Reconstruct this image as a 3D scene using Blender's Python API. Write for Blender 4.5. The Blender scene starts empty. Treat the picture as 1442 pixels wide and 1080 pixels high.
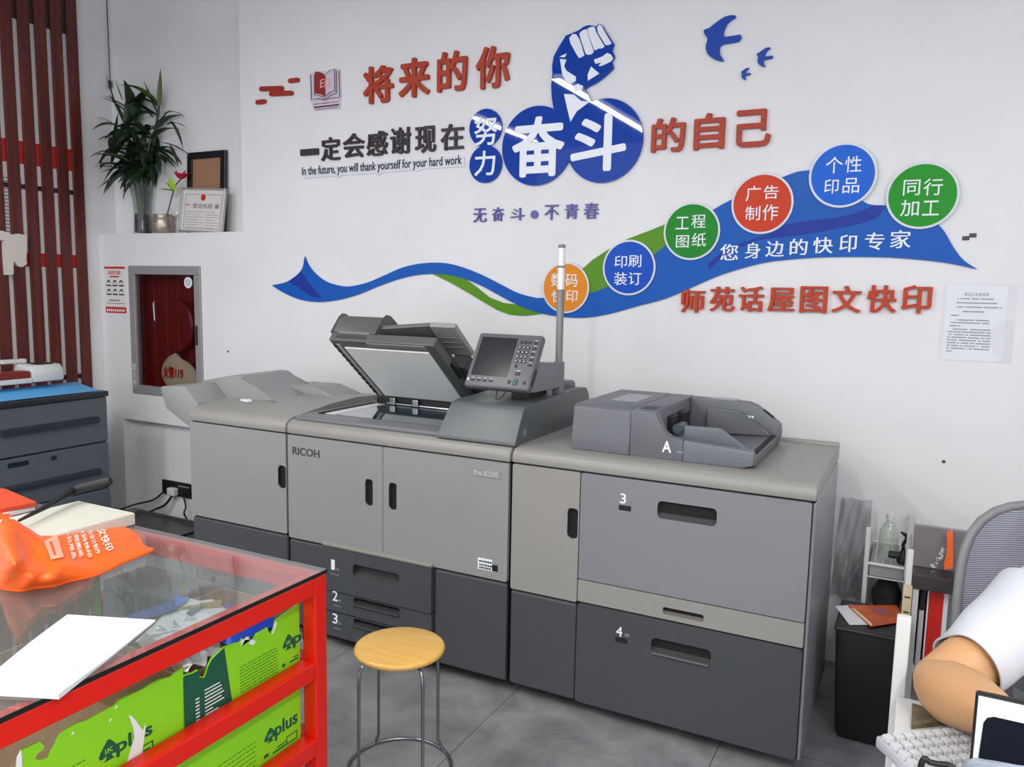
import bpy, bmesh, math, random
from mathutils import Vector, Matrix
random.seed(7)
PI = math.pi
SC = bpy.context.scene
COL = SC.collection

# ------------------------------------------------------------------ camera
F_PX = 1120.66
YAW, PITCH, ROLL = 0.474175, 0.119450, 0.019587
CAM = Vector((0.0, 0.0, 1.55))
_fw = Vector((-math.sin(YAW)*math.cos(PITCH), math.cos(YAW)*math.cos(PITCH), -math.sin(PITCH)))
_r0 = Vector((math.cos(YAW), math.sin(YAW), 0))
_u0 = _r0.cross(_fw)
_rt = math.cos(ROLL)*_r0 + math.sin(ROLL)*_u0
_up = -math.sin(ROLL)*_r0 + math.cos(ROLL)*_u0
cd = bpy.data.cameras.new('camera')
cam = bpy.data.objects.new('camera', cd); COL.objects.link(cam)
cam.matrix_world = Matrix(((_rt.x, _up.x, -_fw.x, CAM.x), (_rt.y, _up.y, -_fw.y, CAM.y), (_rt.z, _up.z, -_fw.z, CAM.z), (0, 0, 0, 1)))
cd.sensor_fit = 'HORIZONTAL'; cd.sensor_width = 36.0; cd.lens = F_PX/1442*36.0
cd.clip_start = 0.05; cd.clip_end = 60
SC.camera = cam

# ------------------------------------------------------------------ world, view, room lamps
w = bpy.data.worlds.new('daylight'); SC.world = w; w.use_nodes = True
bg = w.node_tree.nodes['Background']; bg.inputs[0].default_value = (0.86, 0.93, 1.0, 1); bg.inputs[1].default_value = 1.8
vs = SC.view_settings
vs.view_transform = 'Standard'; vs.look = 'None'; vs.gamma = 1.0; vs.use_curve_mapping = False
vs.exposure = -0.05
LAMPS = [  # x, y0, y1, z, watts : the tube lamps that run towards the back wall
    (-2.50, -0.65, 1.50, 3.10, 42), (-3.72, -0.70, 0.60, 3.10, 46),
    (-1.0, -2.2, 0.2, 3.10, 42), (0.95, -2.0, 0.3, 3.10, 88), (1.9, -1.2, 1.4, 3.10, 40)]
for i, (x, y0, y1, z, wt) in enumerate(LAMPS):
    ld = bpy.data.lights.new('tube_light', 'AREA'); ld.shape = 'RECTANGLE'; ld.size = 0.07; ld.size_y = y1-y0
    ld.energy = wt; ld.color = (1.0, 0.985, 0.96)
    lo = bpy.data.objects.new('tube_light', ld); COL.objects.link(lo); lo.location = (x, (y0+y1)/2, z-0.035)

# ------------------------------------------------------------------ helpers
def ray(px, py):
    return (px-721)/F_PX*_rt + (540-py)/F_PX*_up + _fw
def at_y(px, py, Y):
    d = ray(px, py); return CAM + d*((Y-CAM.y)/d.y)
def at_x(px, py, X):
    d = ray(px, py); return CAM + d*((X-CAM.x)/d.x)
def at_z(px, py, Z):
    d = ray(px, py); return CAM + d*((Z-CAM.z)/d.z)

def lin(c):
    return tuple(((v/255)/12.92 if v/255 <= 0.04045 else ((v/255+0.055)/1.055)**2.4) for v in c)
MATS = {}
def mat(name, rgb, rough=0.5, metal=0.0, spec=0.5, noise=0.0, nscale=30, bump=0.0, coat=0.0, emit=None, trans=0.0):
    """rgb is the thing's own colour, given as an sRGB triple"""
    if name in MATS: return MATS[name]
    m = bpy.data.materials.new(name); m.use_nodes = True
    nt = m.node_tree; b = nt.nodes['Principled BSDF']
    c = lin(rgb)
    b.inputs['Base Color'].default_value = (*c, 1)
    b.inputs['Roughness'].default_value = rough; b.inputs['Metallic'].default_value = metal
    b.inputs['Specular IOR Level'].default_value = spec
    b.inputs['Coat Weight'].default_value = coat; b.inputs['Coat Roughness'].default_value = 0.05
    if emit: b.inputs['Emission Color'].default_value = (*lin(rgb), 1); b.inputs['Emission Strength'].default_value = emit
    if trans: b.inputs['Transmission Weight'].default_value = trans
    if noise or bump:
        tc = nt.nodes.new('ShaderNodeTexCoord'); n = nt.nodes.new('ShaderNodeTexNoise')
        n.inputs['Scale'].default_value = nscale; n.inputs['Detail'].default_value = 5
        nt.links.new(tc.outputs['Object'], n.inputs['Vector'])
        if noise:
            r = nt.nodes.new('ShaderNodeValToRGB'); e = r.color_ramp.elements
            e[0].position = .3; e[1].position = .7
            e[0].color = (*[v*(1-noise) for v in c], 1); e[1].color = (*[min(1, v*(1+noise)) for v in c], 1)
            nt.links.new(n.outputs['Fac'], r.inputs['Fac']); nt.links.new(r.outputs['Color'], b.inputs['Base Color'])
        if bump:
            bp = nt.nodes.new('ShaderNodeBump'); bp.inputs['Strength'].default_value = bump; bp.inputs['Distance'].default_value = .01
            nt.links.new(n.outputs['Fac'], bp.inputs['Height']); nt.links.new(bp.outputs['Normal'], b.inputs['Normal'])
    MATS[name] = m
    return m
def glass_mat(name, tint, refl=0.0, opac=0.0):
    if name in MATS: return MATS[name]
    m = bpy.data.materials.new(name); m.use_nodes = True; nt = m.node_tree; nt.nodes.clear()
    o = nt.nodes.new('ShaderNodeOutputMaterial'); t = nt.nodes.new('ShaderNodeBsdfTransparent'); g = nt.nodes.new('ShaderNodeBsdfGlossy')
    g.inputs['Roughness'].default_value = 0.03; t.inputs['Color'].default_value = (*tint, 1)
    fr = nt.nodes.new('ShaderNodeLayerWeight'); fr.inputs['Blend'].default_value = .5
    pw_ = nt.nodes.new('ShaderNodeMath'); pw_.operation = 'POWER'; pw_.inputs[1].default_value = 4.0
    sc_ = nt.nodes.new('ShaderNodeMath'); sc_.operation = 'MULTIPLY_ADD'; sc_.inputs[1].default_value = .55; sc_.inputs[2].default_value = .02
    ad = nt.nodes.new('ShaderNodeMath'); ad.operation = 'ADD'; ad.use_clamp = True; ad.inputs[1].default_value = refl
    mx = nt.nodes.new('ShaderNodeMixShader')
    nt.links.new(fr.outputs['Facing'], pw_.inputs[0]); nt.links.new(pw_.outputs[0], sc_.inputs[0]); nt.links.new(sc_.outputs[0], ad.inputs[0]); nt.links.new(ad.outputs[0], mx.inputs[0])
    if opac:
        d = nt.nodes.new('ShaderNodeBsdfDiffuse'); d.inputs['Color'].default_value = (.75, .77, .78, 1)
        m2 = nt.nodes.new('ShaderNodeMixShader'); m2.inputs[0].default_value = opac
        nt.links.new(t.outputs[0], m2.inputs[1]); nt.links.new(d.outputs[0], m2.inputs[2]); nt.links.new(m2.outputs[0], mx.inputs[1])
    else: nt.links.new(t.outputs[0], mx.inputs[1])
    nt.links.new(g.outputs[0], mx.inputs[2]); nt.links.new(mx.outputs[0], o.inputs[0])
    MATS[name] = m
    return m

def bezier_smooth(pts, n=6, closed=True):
    """Catmull-Rom through a list of 2-D points"""
    out = []; N = len(pts)
    rng = range(N if closed else N-1)
    for i in rng:
        g = (lambda k: pts[k % N]) if closed else (lambda k: pts[max(0, min(N-1, k))])
        p0, p1, p2, p3 = g(i-1), g(i), g(i+1), g(i+2)
        for k in range(n):
            t = k/n
            out.append(tuple(.5*((2*p1[j]) + (-p0[j]+p2[j])*t + (2*p0[j]-5*p1[j]+4*p2[j]-p3[j])*t*t + (-p0[j]+3*p1[j]-3*p2[j]+p3[j])*t**3) for j in range(len(p1))))
    if not closed: out.append(tuple(pts[-1]))
    return out

class MB:
    def __init__(s): s.bm = bmesh.new()
    def _bev(s, verts, bevel, seg=2):
        if bevel > 0:
            ed = {e for v in verts for e in v.link_edges}
            bmesh.ops.bevel(s.bm, geom=list(ed), offset=bevel, segments=seg, profile=.5, affect='EDGES', clamp_overlap=True)
    def box(s, x0, x1, y0, y1, z0, z1, bevel=0.0, M=None, seg=2):
        v = [s.bm.verts.new(p) for p in ((x0,y0,z0),(x1,y0,z0),(x1,y1,z0),(x0,y1,z0),(x0,y0,z1),(x1,y0,z1),(x1,y1,z1),(x0,y1,z1))]
        for f in ((3,2,1,0),(4,5,6,7),(0,1,5,4),(1,2,6,5),(2,3,7,6),(3,0,4,7)): s.bm.faces.new([v[i] for i in f])
        if M: bmesh.ops.transform(s.bm, matrix=M, verts=v)
        s._bev(v, bevel, seg); return s
    def hexa(s, p, bevel=0.0):
        """eight corners: bottom four then top four"""
        v = [s.bm.verts.new(q) for q in p]
        for f in ((3,2,1,0),(4,5,6,7),(0,1,5,4),(1,2,6,5),(2,3,7,6),(3,0,4,7)): s.bm.faces.new([v[i] for i in f])
        s._bev(v, bevel); return s
    def prism(s, pts, axis, a, b, bevel=0.0, M=None):
        """2-D outline extruded along an axis: 'x' -> (y,z), 'y' -> (x,z), 'z' -> (x,y)"""
        def P(p, t): return {'x': (t, p[0], p[1]), 'y': (p[0], t, p[1]), 'z': (p[0], p[1], t)}[axis]
        A = [s.bm.verts.new(P(p, a)) for p in pts]; B = [s.bm.verts.new(P(p, b)) for p in pts]
        n = len(pts); s.bm.faces.new(A); s.bm.faces.new(B[::-1])
        for i in range(n): s.bm.faces.new((A[i], A[(i+1) % n], B[(i+1) % n], B[i]))
        if M: bmesh.ops.transform(s.bm, matrix=M, verts=A+B)
        s._bev(A+B, bevel); return s
    def tube(s, path, r, seg=8, caps=True):
        path = [Vector(p) for p in path]; n = len(path); rs = r if isinstance(r, (list, tuple)) else [r]*n
        rings = []; prev = None
        for i, p in enumerate(path):
            d = (path[min(i+1, n-1)]-path[max(i-1, 0)]).normalized()
            if prev is None:
                a = d.orthogonal().normalized()
            else:
                a = (prev - d*prev.dot(d)); a = a.normalized() if a.length > 1e-6 else d.orthogonal().normalized()
            prev = a; b = d.cross(a)
            rings.append([s.bm.verts.new(p + (a*math.cos(2*PI*k/seg)+b*math.sin(2*PI*k/seg))*rs[i]) for k in range(seg)])
        for i in range(n-1):
            for k in range(seg): s.bm.faces.new((rings[i][k], rings[i][(k+1) % seg], rings[i+1][(k+1) % seg], rings[i+1][k]))
        if caps: s.bm.faces.new(rings[0][::-1]); s.bm.faces.new(rings[-1])
        return s
    def ring(s, c, R, r, seg=40, rs=8):
        V = []
        for i in range(seg):
            a = 2*PI*i/seg; d = Vector((math.cos(a), math.sin(a), 0))
            V.append([s.bm.verts.new(Vector(c)+d*(R+r*math.cos(2*PI*k/rs))+Vector((0, 0, r*math.sin(2*PI*k/rs)))) for k in range(rs)])
        for i in range(seg):
            for k in range(rs): s.bm.faces.new((V[i][k], V[(i+1) % seg][k], V[(i+1) % seg][(k+1) % rs], V[i][(k+1) % rs]))
        return s
    def lathe(s, prof, c=(0,0,0), seg=28, axis='z', close=True):
        """profile of (radius, height)"""
        c = Vector(c); R = []
        for r, h in prof:
            row = []
            for k in range(seg):
                a = 2*PI*k/seg; u, v = max(r, 1e-5)*math.cos(a), max(r, 1e-5)*math.sin(a)
                q = {'z': (u, v, h), 'y': (u, h, v), 'x': (h, u, v)}[axis]
                row.append(s.bm.verts.new(c+Vector(q)))
            R.append(row)
        for i in range(len(R)-1):
            for k in range(seg): s.bm.faces.new((R[i][k], R[i][(k+1) % seg], R[i+1][(k+1) % seg], R[i+1][k]))
        if close: s.bm.faces.new(R[0][::-1]); s.bm.faces.new(R[-1])
        return s
    def disc(s, cx, cz, R, y0, y1, seg=56):
        return s.prism([(cx+R*math.cos(2*PI*k/seg), cz+R*math.sin(2*PI*k/seg)) for k in range(seg)], 'y', y0, y1)
    def face(s, pts):
        s.bm.faces.new([s.bm.verts.new(p) for p in pts]); return s
    def grid(s, fn, nu, nv, close_u=False):
        V = [[s.bm.verts.new(fn(i/(nu if close_u else nu), j/nv)) for j in range(nv+1)] for i in range(nu if close_u else nu+1)]
        for i in range(nu):
            for j in range(nv):
                a, b = V[i], V[(i+1) % len(V)]
                s.bm.faces.new((a[j], b[j], b[j+1], a[j+1]))
        return s
    def raw(s, verts, faces):
        v = [s.bm.verts.new(p) for p in verts]
        for f in faces:
            try: s.bm.faces.new([v[i] for i in f])
            except ValueError: pass
        return s
    def solidify(s, t):
        bmesh.ops.recalc_face_normals(s.bm, faces=s.bm.faces[:])
        bmesh.ops.solidify(s.bm, geom=s.bm.faces[:], thickness=t); return s
    def build(s, name, m, parent=None, local=False, smooth=None, recalc=True):
        if recalc: bmesh.ops.recalc_face_normals(s.bm, faces=s.bm.faces[:])
        if parent is not None and not local:
            bmesh.ops.translate(s.bm, verts=s.bm.verts[:], vec=-WL(parent))
        me = bpy.data.meshes.new(name); s.bm.to_mesh(me); s.bm.free()
        me.materials.append(m)
        o = bpy.data.objects.new(name, me); COL.objects.link(o)
        if parent is not None: o.parent = parent
        if smooth is not None:
            for p in me.polygons: p.use_smooth = True
            if smooth < 180: me.set_sharp_from_angle(angle=math.radians(smooth))
        return o
def WL(o):
    v = Vector((0, 0, 0))
    while o is not None: v = v + o.location; o = o.parent
    return v
def recentre(o):
    """put the origin of a single-mesh thing at the middle of its base"""
    c = [v.co for v in o.data.vertices]
    p = Vector(((min(v.x for v in c)+max(v.x for v in c))/2, (min(v.y for v in c)+max(v.y for v in c))/2, min(v.z for v in c)))
    o.data.transform(Matrix.Translation(-p)); o.location = o.location + p
def tag(o, label, cat, group=None, kind=None):
    o['label'] = label; o['category'] = cat
    if group: o['group'] = group
    if kind: o['kind'] = kind
    if o.type == 'MESH' and o.location.length == 0 and not o.children: recentre(o)
    return o
def thing(name, label, cat, loc, group=None, rz=0):
    o = bpy.data.objects.new(name, None); COL.objects.link(o); o.empty_display_size = .05
    o.location = loc; o.rotation_euler = (0, 0, rz)
    o['label'] = label; o['category'] = cat
    if group: o['group'] = group
    return o
def struct(o): o['kind'] = 'structure'; return o

_GL = {}
def glyph(text, bold=0.0, xrep=0.0):
    """flat lettering as (verts, faces) filling the unit square; xrep thickens upright strokes only"""
    k = (text, bold, xrep)
    if k in _GL: return _GL[k]
    c = bpy.data.curves.new('lettering', 'FONT'); c.body = text; c.extrude = .5; c.resolution_u = 3
    o = bpy.data.objects.new('lettering', c); COL.objects.link(o); bpy.context.view_layer.update()
    e = o.evaluated_get(bpy.context.evaluated_depsgraph_get()); me = e.to_mesh()
    V = [tuple(v.co) for v in me.vertices]; Fc = [tuple(p.vertices) for p in me.polygons]
    e.to_mesh_clear(); bpy.data.objects.remove(o); bpy.data.curves.remove(c)
    sh = [(0, 0)]
    if bold: sh += [(bold*math.cos(2*PI*i/8), bold*math.sin(2*PI*i/8)) for i in range(8)]
    if xrep: sh = [(x+dx, y) for x, y in sh for dx in (-xrep, 0, xrep)]
    if len(sh) > 1:
        n = len(V); V2, F2 = [], []
        for q, (dx, dy) in enumerate(sh):
            V2 += [(x+dx, y+dy, z+(q*.012 if z > 0 else 0)) for x, y, z in V]; F2 += [tuple(i+q*n for i in f) for f in Fc]
        V, Fc = V2, F2
    x0 = min(v[0] for v in V); x1 = max(v[0] for v in V); y0 = min(v[1] for v in V); y1 = max(v[1] for v in V)
    V = [((v[0]-x0)/(x1-x0), (v[1]-y0)/(y1-y0), v[2]+.5) for v in V]
    _GL[k] = (V, Fc); return _GL[k]
def text_y(mb, text, x0, x1, z0, z1, yback, depth, bold=0.0, xrep=0.0, shear=0.0):
    """lettering that faces -Y, its back on the plane y = yback"""
    V, Fc = glyph(text, bold, xrep)
    mb.raw([(x0+v[0]*(x1-x0), yback-v[2]*depth, z0+v[1]*(z1-z0)+shear*(v[0]-.5)) for v in V], Fc); return mb
def text_x(mb, text, y0, y1, z0, z1, xback, depth, bold=0.0):
    """lettering that faces +X"""
    V, Fc = glyph(text, bold)
    mb.raw([(xback+v[2]*depth, y0+v[0]*(y1-y0), z0+v[1]*(z1-z0)) for v in V], Fc); return mb
def text_M(mb, text, wd, ht, depth, M, bold=0.0):
    V, Fc = glyph(text, bold)
    mb.raw([M @ Vector((v[0]*wd, v[1]*ht, v[2]*depth)) for v in V], Fc); return mb

# ------------------------------------------------------------------ materials
wall_m = mat('white_wall_paint', (226, 225, 227), .62, noise=.025, nscale=3, bump=.03)
ceil_m = mat('ceiling_paint', (225, 225, 224), .9)
G_LIGHT = mat('light_grey_plastic', (140, 141, 140), .42, noise=.012, nscale=4)
G_COOL = mat('cool_grey_plastic', (127, 128, 132), .40, noise=.012, nscale=4)
G_COVER = mat('warm_grey_cover_plastic', (144, 142, 138), .42)
G_DARK = mat('dark_grey_plastic', (66, 68, 71), .45, noise=.02, nscale=5)
G_ADF = mat('olive_grey_plastic', (86, 89, 86), .45)
G_HUMP = mat('slate_grey_plastic', (90, 94, 96), .38)
G_FEED = mat('bluish_grey_plastic', (102, 104, 109), .42)
BLACK = mat('black_plastic', (22, 22, 24), .45)
GAP = mat('shadow_gap_black', (14, 14, 15), .8)
WHITE = mat('white_print', (236, 237, 238), .5)
WPLAST = mat('white_plastic', (208, 209, 208), .45)
PAPER = mat('white_paper', (228, 231, 236), .8)
INK = mat('black_ink', (40, 40, 44), .8)
GREYINK = mat('grey_ink', (128, 128, 134), .8)
RED_FRAME = mat('red_painted_steel', (216, 24, 4), .38)
CHASSIS = mat('gap_shade_chassis', (15, 15, 17), .8)  # near-black so panel seams read dark: gap shade put into the colour
CHROME = mat('chrome_steel', (150, 152, 155), .22, metal=1.0)
BLUE_A = mat('glossy_blue_acrylic', (0, 58, 160), .025, spec=.3)
BLUE_R = mat('royal_blue_acrylic', (0, 84, 176), .3, spec=.25)
NAVY = mat('navy_print', (20, 48, 148), .35, spec=.25)
GREEN_R = mat('grass_green_acrylic', (86, 140, 18), .35, spec=.25)
BRICK = mat('brick_red_acrylic', (170, 60, 36), .4, spec=.3)
DKCHAR = mat('charcoal_acrylic', (56, 46, 52), .4, spec=.3)
VIOLET = mat('violet_blue_acrylic', (84, 80, 160), .35)
BIRD = mat('deep_blue_acrylic', (24, 66, 164), .3, spec=.3)
ORED = mat('orange_red_acrylic', (186, 58, 22), .4, spec=.3)
PALE = mat('pale_acrylic_edge', (214, 216, 224), .3)
LET_W = mat('white_letter', (228, 232, 240), .35)

# ------------------------------------------------------------------ the room
WY, WX, PY, AY = 3.5, -4.895, 3.5, 3.63       # back wall, left wall, wall front under the ledge, back of the alcove above it
AXR = -3.595                                   # right end of the alcove
def floor_mat():
    m = bpy.data.materials.new('grey_stone_tiles'); m.use_nodes = True; nt = m.node_tree; b = nt.nodes['Principled BSDF']
    tc = nt.nodes.new('ShaderNodeTexCoord'); br = nt.nodes.new('ShaderNodeTexBrick'); n = nt.nodes.new('ShaderNodeTexNoise'); n2 = nt.nodes.new('ShaderNodeTexNoise')
    mp = nt.nodes.new('ShaderNodeMapping'); mp.inputs['Location'].default_value = (.52, -1.14, 0)
    nt.links.new(tc.outputs['Object'], mp.inputs[0]); nt.links.new(mp.outputs[0], br.inputs['Vector'])
    br.offset = 0; br.inputs['Scale'].default_value = 1; br.inputs['Brick Width'].default_value = .78; br.inputs['Row Height'].default_value = 1.56
    br.inputs['Mortar Size'].default_value = .0018; br.inputs['Mortar'].default_value = (*lin((84, 84, 86)), 1)
    n.inputs['Scale'].default_value = 4.5; n.inputs['Detail'].default_value = 10; n.inputs['Roughness'].default_value = .62; n.inputs['Distortion'].default_value = .5
    nt.links.new(tc.outputs['Object'], n.inputs['Vector'])
    r = nt.nodes.new('ShaderNodeValToRGB'); e = r.color_ramp.elements; e[0].position = .3; e[1].position = .72
    e[0].color = (*lin((108, 109, 112)), 1); e[1].color = (*lin((156, 157, 160)), 1)
    nt.links.new(n.outputs['Fac'], r.inputs['Fac'])
    nt.links.new(r.outputs['Color'], br.inputs['Color1']); nt.links.new(r.outputs['Color'], br.inputs['Color2'])
    nt.links.new(br.outputs['Color'], b.inputs['Base Color']); b.inputs['Roughness'].default_value = .42
    return m
struct(MB().box(WX-.2, 3.2, -3.2, WY+.33, -.12, 0).build('floor', floor_mat()))
struct(MB().box(WX-.2, 3.2, -3.2, WY+.33, 3.45, 3.57).build('ceiling', ceil_m))
struct(MB().box(AXR, 3.2, WY, WY+.33, 0, 3.45).build('wall_back', wall_m))
struct(MB().box(WX-.2, AXR, AY, AY+.2, 0, 3.45).build('wall_alcove', wall_m))
struct(MB().box(WX-.2, WX, -3.2, AY, 0, 3.45).build('wall_left', wall_m))
struct(MB().box(3.0, 3.2, -3.2, WY, 0, 3.45).build('wall_right', wall_m))
# wall under the corner alcove, hollowed for the hydrant box above and a bare niche below
px0, px1, ptop = WX, AXR, 1.849
fx0, fx1, fz0, fz1 = -4.6061, -3.9528, 0.8147, 1.6455
nx0, nx1, nz1 = -4.7255, -3.8012, 0.6309
pm = MB()
pm.box(px0, fx0, PY, AY, nz1, ptop); pm.box(fx1, px1, PY, AY, nz1, ptop)
pm.box(fx0, fx1, PY, AY, fz1, ptop); pm.box(fx0, fx1, PY, AY, nz1, fz0)
pm.box(px0, nx0, PY, AY, 0, nz1); pm.box(nx1, px1, PY, AY, 0, nz1)
pm.box(nx0, nx1, 3.56, AY, 0, nz1)
struct(pm.build('wall_pier', wall_m))

# ------------------------------------------------------------------ wall decorations
def wp(px, py, Y=WY):
    p = at_y(px, py, Y); return (p.x, p.z)
def char_box(b):
    """pixel box -> x0, x1, z0, z1 on the back wall"""
    x0, y0, x1, y1 = b; cx, cy = (x0+x1)/2, (y0+y1)/2
    xa = at_y(x0, cy, WY).x; xb = at_y(x1, cy, WY).x; za = at_y(cx, y1, WY).z; zb = at_y(cx, y0, WY).z
    return xa, xb, za, zb
def zz(b, ox, oy, s): return (ox+b[0]/s, oy+b[1]/s, ox+b[2]/s, oy+b[3]/s)
def zp(pts, ox, oy, s): return [wp(ox+x/s, oy+y/s) for x, y in pts]
def letter(ch, b, m, name, label, group, depth=.016, bold=.015, xrep=0.0):
    x0, x1, z0, z1 = char_box(b)
    o = text_y(MB(), ch, x0, x1, z0, z1, WY, depth, bold, xrep).build(name, m)
    tag(o, label, 'lettering', group); return o

ORD = ['first', 'second', 'third', 'fourth', 'fifth', 'sixth', 'seventh', 'eighth']
for i, (ch, b) in enumerate(zip('将来的你', [(625,120,775,310),(805,80,960,280),(1000,45,1150,250),(1195,20,1365,235)])):
    letter(ch, zz(b, 340, 60, 3.6), BRICK, 'wall_letter', 'brick red character %s, %s in the top line right of the book emblem' % (ch, ORD[i]), 'brick red characters of the top slogan line', bold=.026)
for i, (ch, b) in enumerate(zip('一定会感谢现在', [(305,540,395,572),(410,480,505,600),(520,460,628,585),(640,450,745,575),(760,430,862,565),(885,425,990,560),(1015,412,1130,545)])):
    letter(ch, zz(b, 340, 60, 3.6), DKCHAR, 'wall_letter', 'charcoal character %s, %s in the slogan line above the English sentence' % (ch, ORD[i]), 'charcoal characters of the slogan line', depth=.012, bold=.016)
for i, (ch, b) in enumerate(zip('的自己', [(855,480,1000,628),(1038,460,1170,617),(1220,445,1370,605)])):
    letter(ch, zz(b, 640, 10, 3.068), BRICK, 'wall_letter', 'brick red character %s, %s in the three right of the fist panel' % (ch, ORD[i]), 'brick red characters right of the fist panel', bold=.025)
for i, (ch, b) in enumerate(zip('无奋斗·不青春', [(85,870,140,930),(165,865,215,925),(245,868,305,922),(336,882,360,910),(392,855,452,920),(480,850,537,915),(562,845,625,915)])):
    bb = zz(b, 640, 10, 3.068)
    if ch == '·':
        (cx, cz) = wp((bb[0]+bb[2])/2, (bb[1]+bb[3])/2)
        tag(MB().disc(cx, cz, .019, WY-.01, WY, 24).build('wall_dot', VIOLET), 'small violet round dot midway in the short lower motto', 'lettering', 'violet characters of the short motto')
    else:
        letter(ch, bb, VIOLET, 'wall_letter', 'small violet character %s in the short motto under the blue circles%s' % (ch, '' if i < 3 else ', right of the dot'), 'violet characters of the short motto', depth=.01, bold=.004)
for i, (ch, b) in enumerate(zip('师苑话屋图文快印', [(40,105,165,228),(190,90,325,222),(345,88,480,222),(500,95,645,222),(672,88,818,230),(842,85,1000,228),(1028,82,1188,228),(1213,82,1375,232)])):
    letter(ch, zz(b, 950, 380, 3.795), ORED, 'wall_letter', 'orange-red character %s, %s in the shop name under the ribbon' % (ch, ORD[i]), 'orange-red characters of the shop name', depth=.014, bold=.010, xrep=.020)

# English sentence on its own pale strip
sp = thing('sentence_strip', 'pale acrylic strip with a dark English sentence under the charcoal slogan', 'sign', (*wp(540, 242), 0))
sp.location = (wp(540, 242)[0], WY, wp(540, 242)[1])
pl = [(305,640),(430,632),(560,622),(700,608),(900,592),(1040,578),(1130,576),(1137,628),(920,643),(890,655),(860,648),(720,660),(700,672),(670,664),(520,673),(490,684),(465,678),(320,690)]
MB().prism(zp(pl, 340, 60, 3.6), 'y', WY-.006, WY).build('backing', PALE, sp)
xa, za = wp(340+312/3.6, 60+683/3.6); xb, zb = wp(340+1120/3.6, 60+628/3.6)
zc = at_y(340+1120/3.6, 60+582/3.6, WY).z
V, Fc = glyph('In the future, you will thank yourself for your hard work', .008)
h = .060
MB().raw([(xa+v[0]*(xb-xa), WY-.0062-v[2]*.002, (za-.004)+v[0]*(zb-za)+v[1]*h) for v in V], Fc).build('lettering', INK, sp)

# dash motif
def dash(label, segs):
    mb = MB()
    for (x0, y0, x1, y1, th) in segs:
        a = Vector(wp(340+x0/3.6, 60+y0/3.6)); b = Vector(wp(340+x1/3.6, 60+y1/3.6))
        hw = (Vector(wp(340+x0/3.6, 60+(y0+th/2)/3.6))-a).length
        pts = []
        for k in range(9): t = PI/2+PI*k/8; pts.append((a.x+hw+hw*math.cos(t), a.y+hw*math.sin(t)))
        for k in range(9): t = -PI/2+PI*k/8; pts.append((b.x-hw+hw*math.cos(t), b.y+hw*math.sin(t)))
        mb.prism(pts, 'y', WY-.012-.001*segs.index((x0, y0, x1, y1, th)), WY)
    tag(mb.build('dash_motif', mat('dark_brick_acrylic', (160, 44, 32), .35)), label, 'wall decoration', 'brick red cloud dashes')
dash('long brick red double dash of the cloud motif left of the book emblem', [(97,238,218,232,24), (147,263,267,256,24)])
dash('short brick red dash at the top right of the cloud motif', [(243,197,298,190,23)])
dash('short brick red dash at the bottom left of the cloud motif', [(78,305,130,299,23)])

# book emblem
L = lambda pts: zp(pts, 425, 80, 12)
em = thing('book_emblem', 'small open-book emblem with a dark red left page and small caption', 'emblem', (wp(462, 130)[0], WY, wp(462, 155)[1]))
MB().prism(L([(150,290),(240,240),(420,250),(560,190),(660,220),(675,700),(660,880),(220,915),(150,740)]), 'y', WY-.005, WY).build('backing', mat('blush_acrylic', (206, 196, 206), .35), em)
MB().prism(L([(240,262),(300,258),(370,285),(412,330),(412,685),(340,640),(240,622)]), 'y', WY-.009, WY-.005).build('left_page', mat('dark_red_print', (142, 26, 30), .4), em)
MB().prism(L([(418,310),(480,250),(570,215),(570,590),(500,600),(430,660)]), 'y', WY-.0085, WY-.005).build('right_page', mat('lilac_print', (205, 190, 208), .4), em)
mb = MB()
for ln in ([(165,310),(180,730),(300,710),(405,738),(480,705),(655,690),(642,240)], [(600,240),(600,620),(500,655),(432,700)], [(415,310),(480,245),(570,213),(570,590),(500,600),(430,660)], [(228,300),(230,650),(340,668),(412,716)]):
    mb.tube([(x, WY-.0075, z) for x, z in L(ln)], .0022, 6)
mb.build('outline', mat('plum_print', (92, 52, 82), .5), em)
mb = MB(); x0, z0 = L([(325, 560)])[0]; x1, z1 = L([(490, 360)])[0]
text_y(mb, '印', x0, x1, z0, z1, WY-.009, .0015, .01); mb.build('seal_character', mat('rose_print', (230, 160, 160), .5), em)
mb = MB(); x0, z0 = L([(215, 815)])[0]; x1, z1 = L([(632, 765)])[0]
text_y(mb, '师苑话屋图文快印', x0, x1, z0, z1+.004, WY-.005, .0015, 0)
x0, z0 = L([(218, 890)])[0]; x1, z1 = L([(640, 845)])[0]
mb.box(x0, x1, WY-.0062, WY-.005, z0+.005, z0+.014); mb.box(x0+.01, x1-.01, WY-.0062, WY-.005, z0-.004, z0-.001)
mb.build('caption', mat('plum_print', (92, 52, 82)), em)

# small blue discs with one character each: one joined figure-of-eight plate
jp = thing('double_disc_plate', 'two joined small glossy blue discs reading 努 above 力', 'sign', (wp(685, 206)[0], WY, wp(685, 258)[1]))
mb = MB(); rr = (wp(685, 153.6)[1]-wp(685, 207.4)[1])/2
for cy in (180.5, 231.5):
    c = wp(685, cy); mb.disc(c[0], c[1], rr*.99, WY-(.012 if cy < 200 else .0125), WY)
mb.build('panel', BLUE_A, jp)
mb = MB()
for ch, b in (('努', (92,475,190,600)), ('力', (92,622,182,730))):
    x0, x1, z0, z1 = char_box(zz(b, 640, 10, 3.068)); text_y(mb, ch, x0, x1, z0, z1, WY-.0125, .002, .012)
mb.build('lettering', LET_W, jp)

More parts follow.
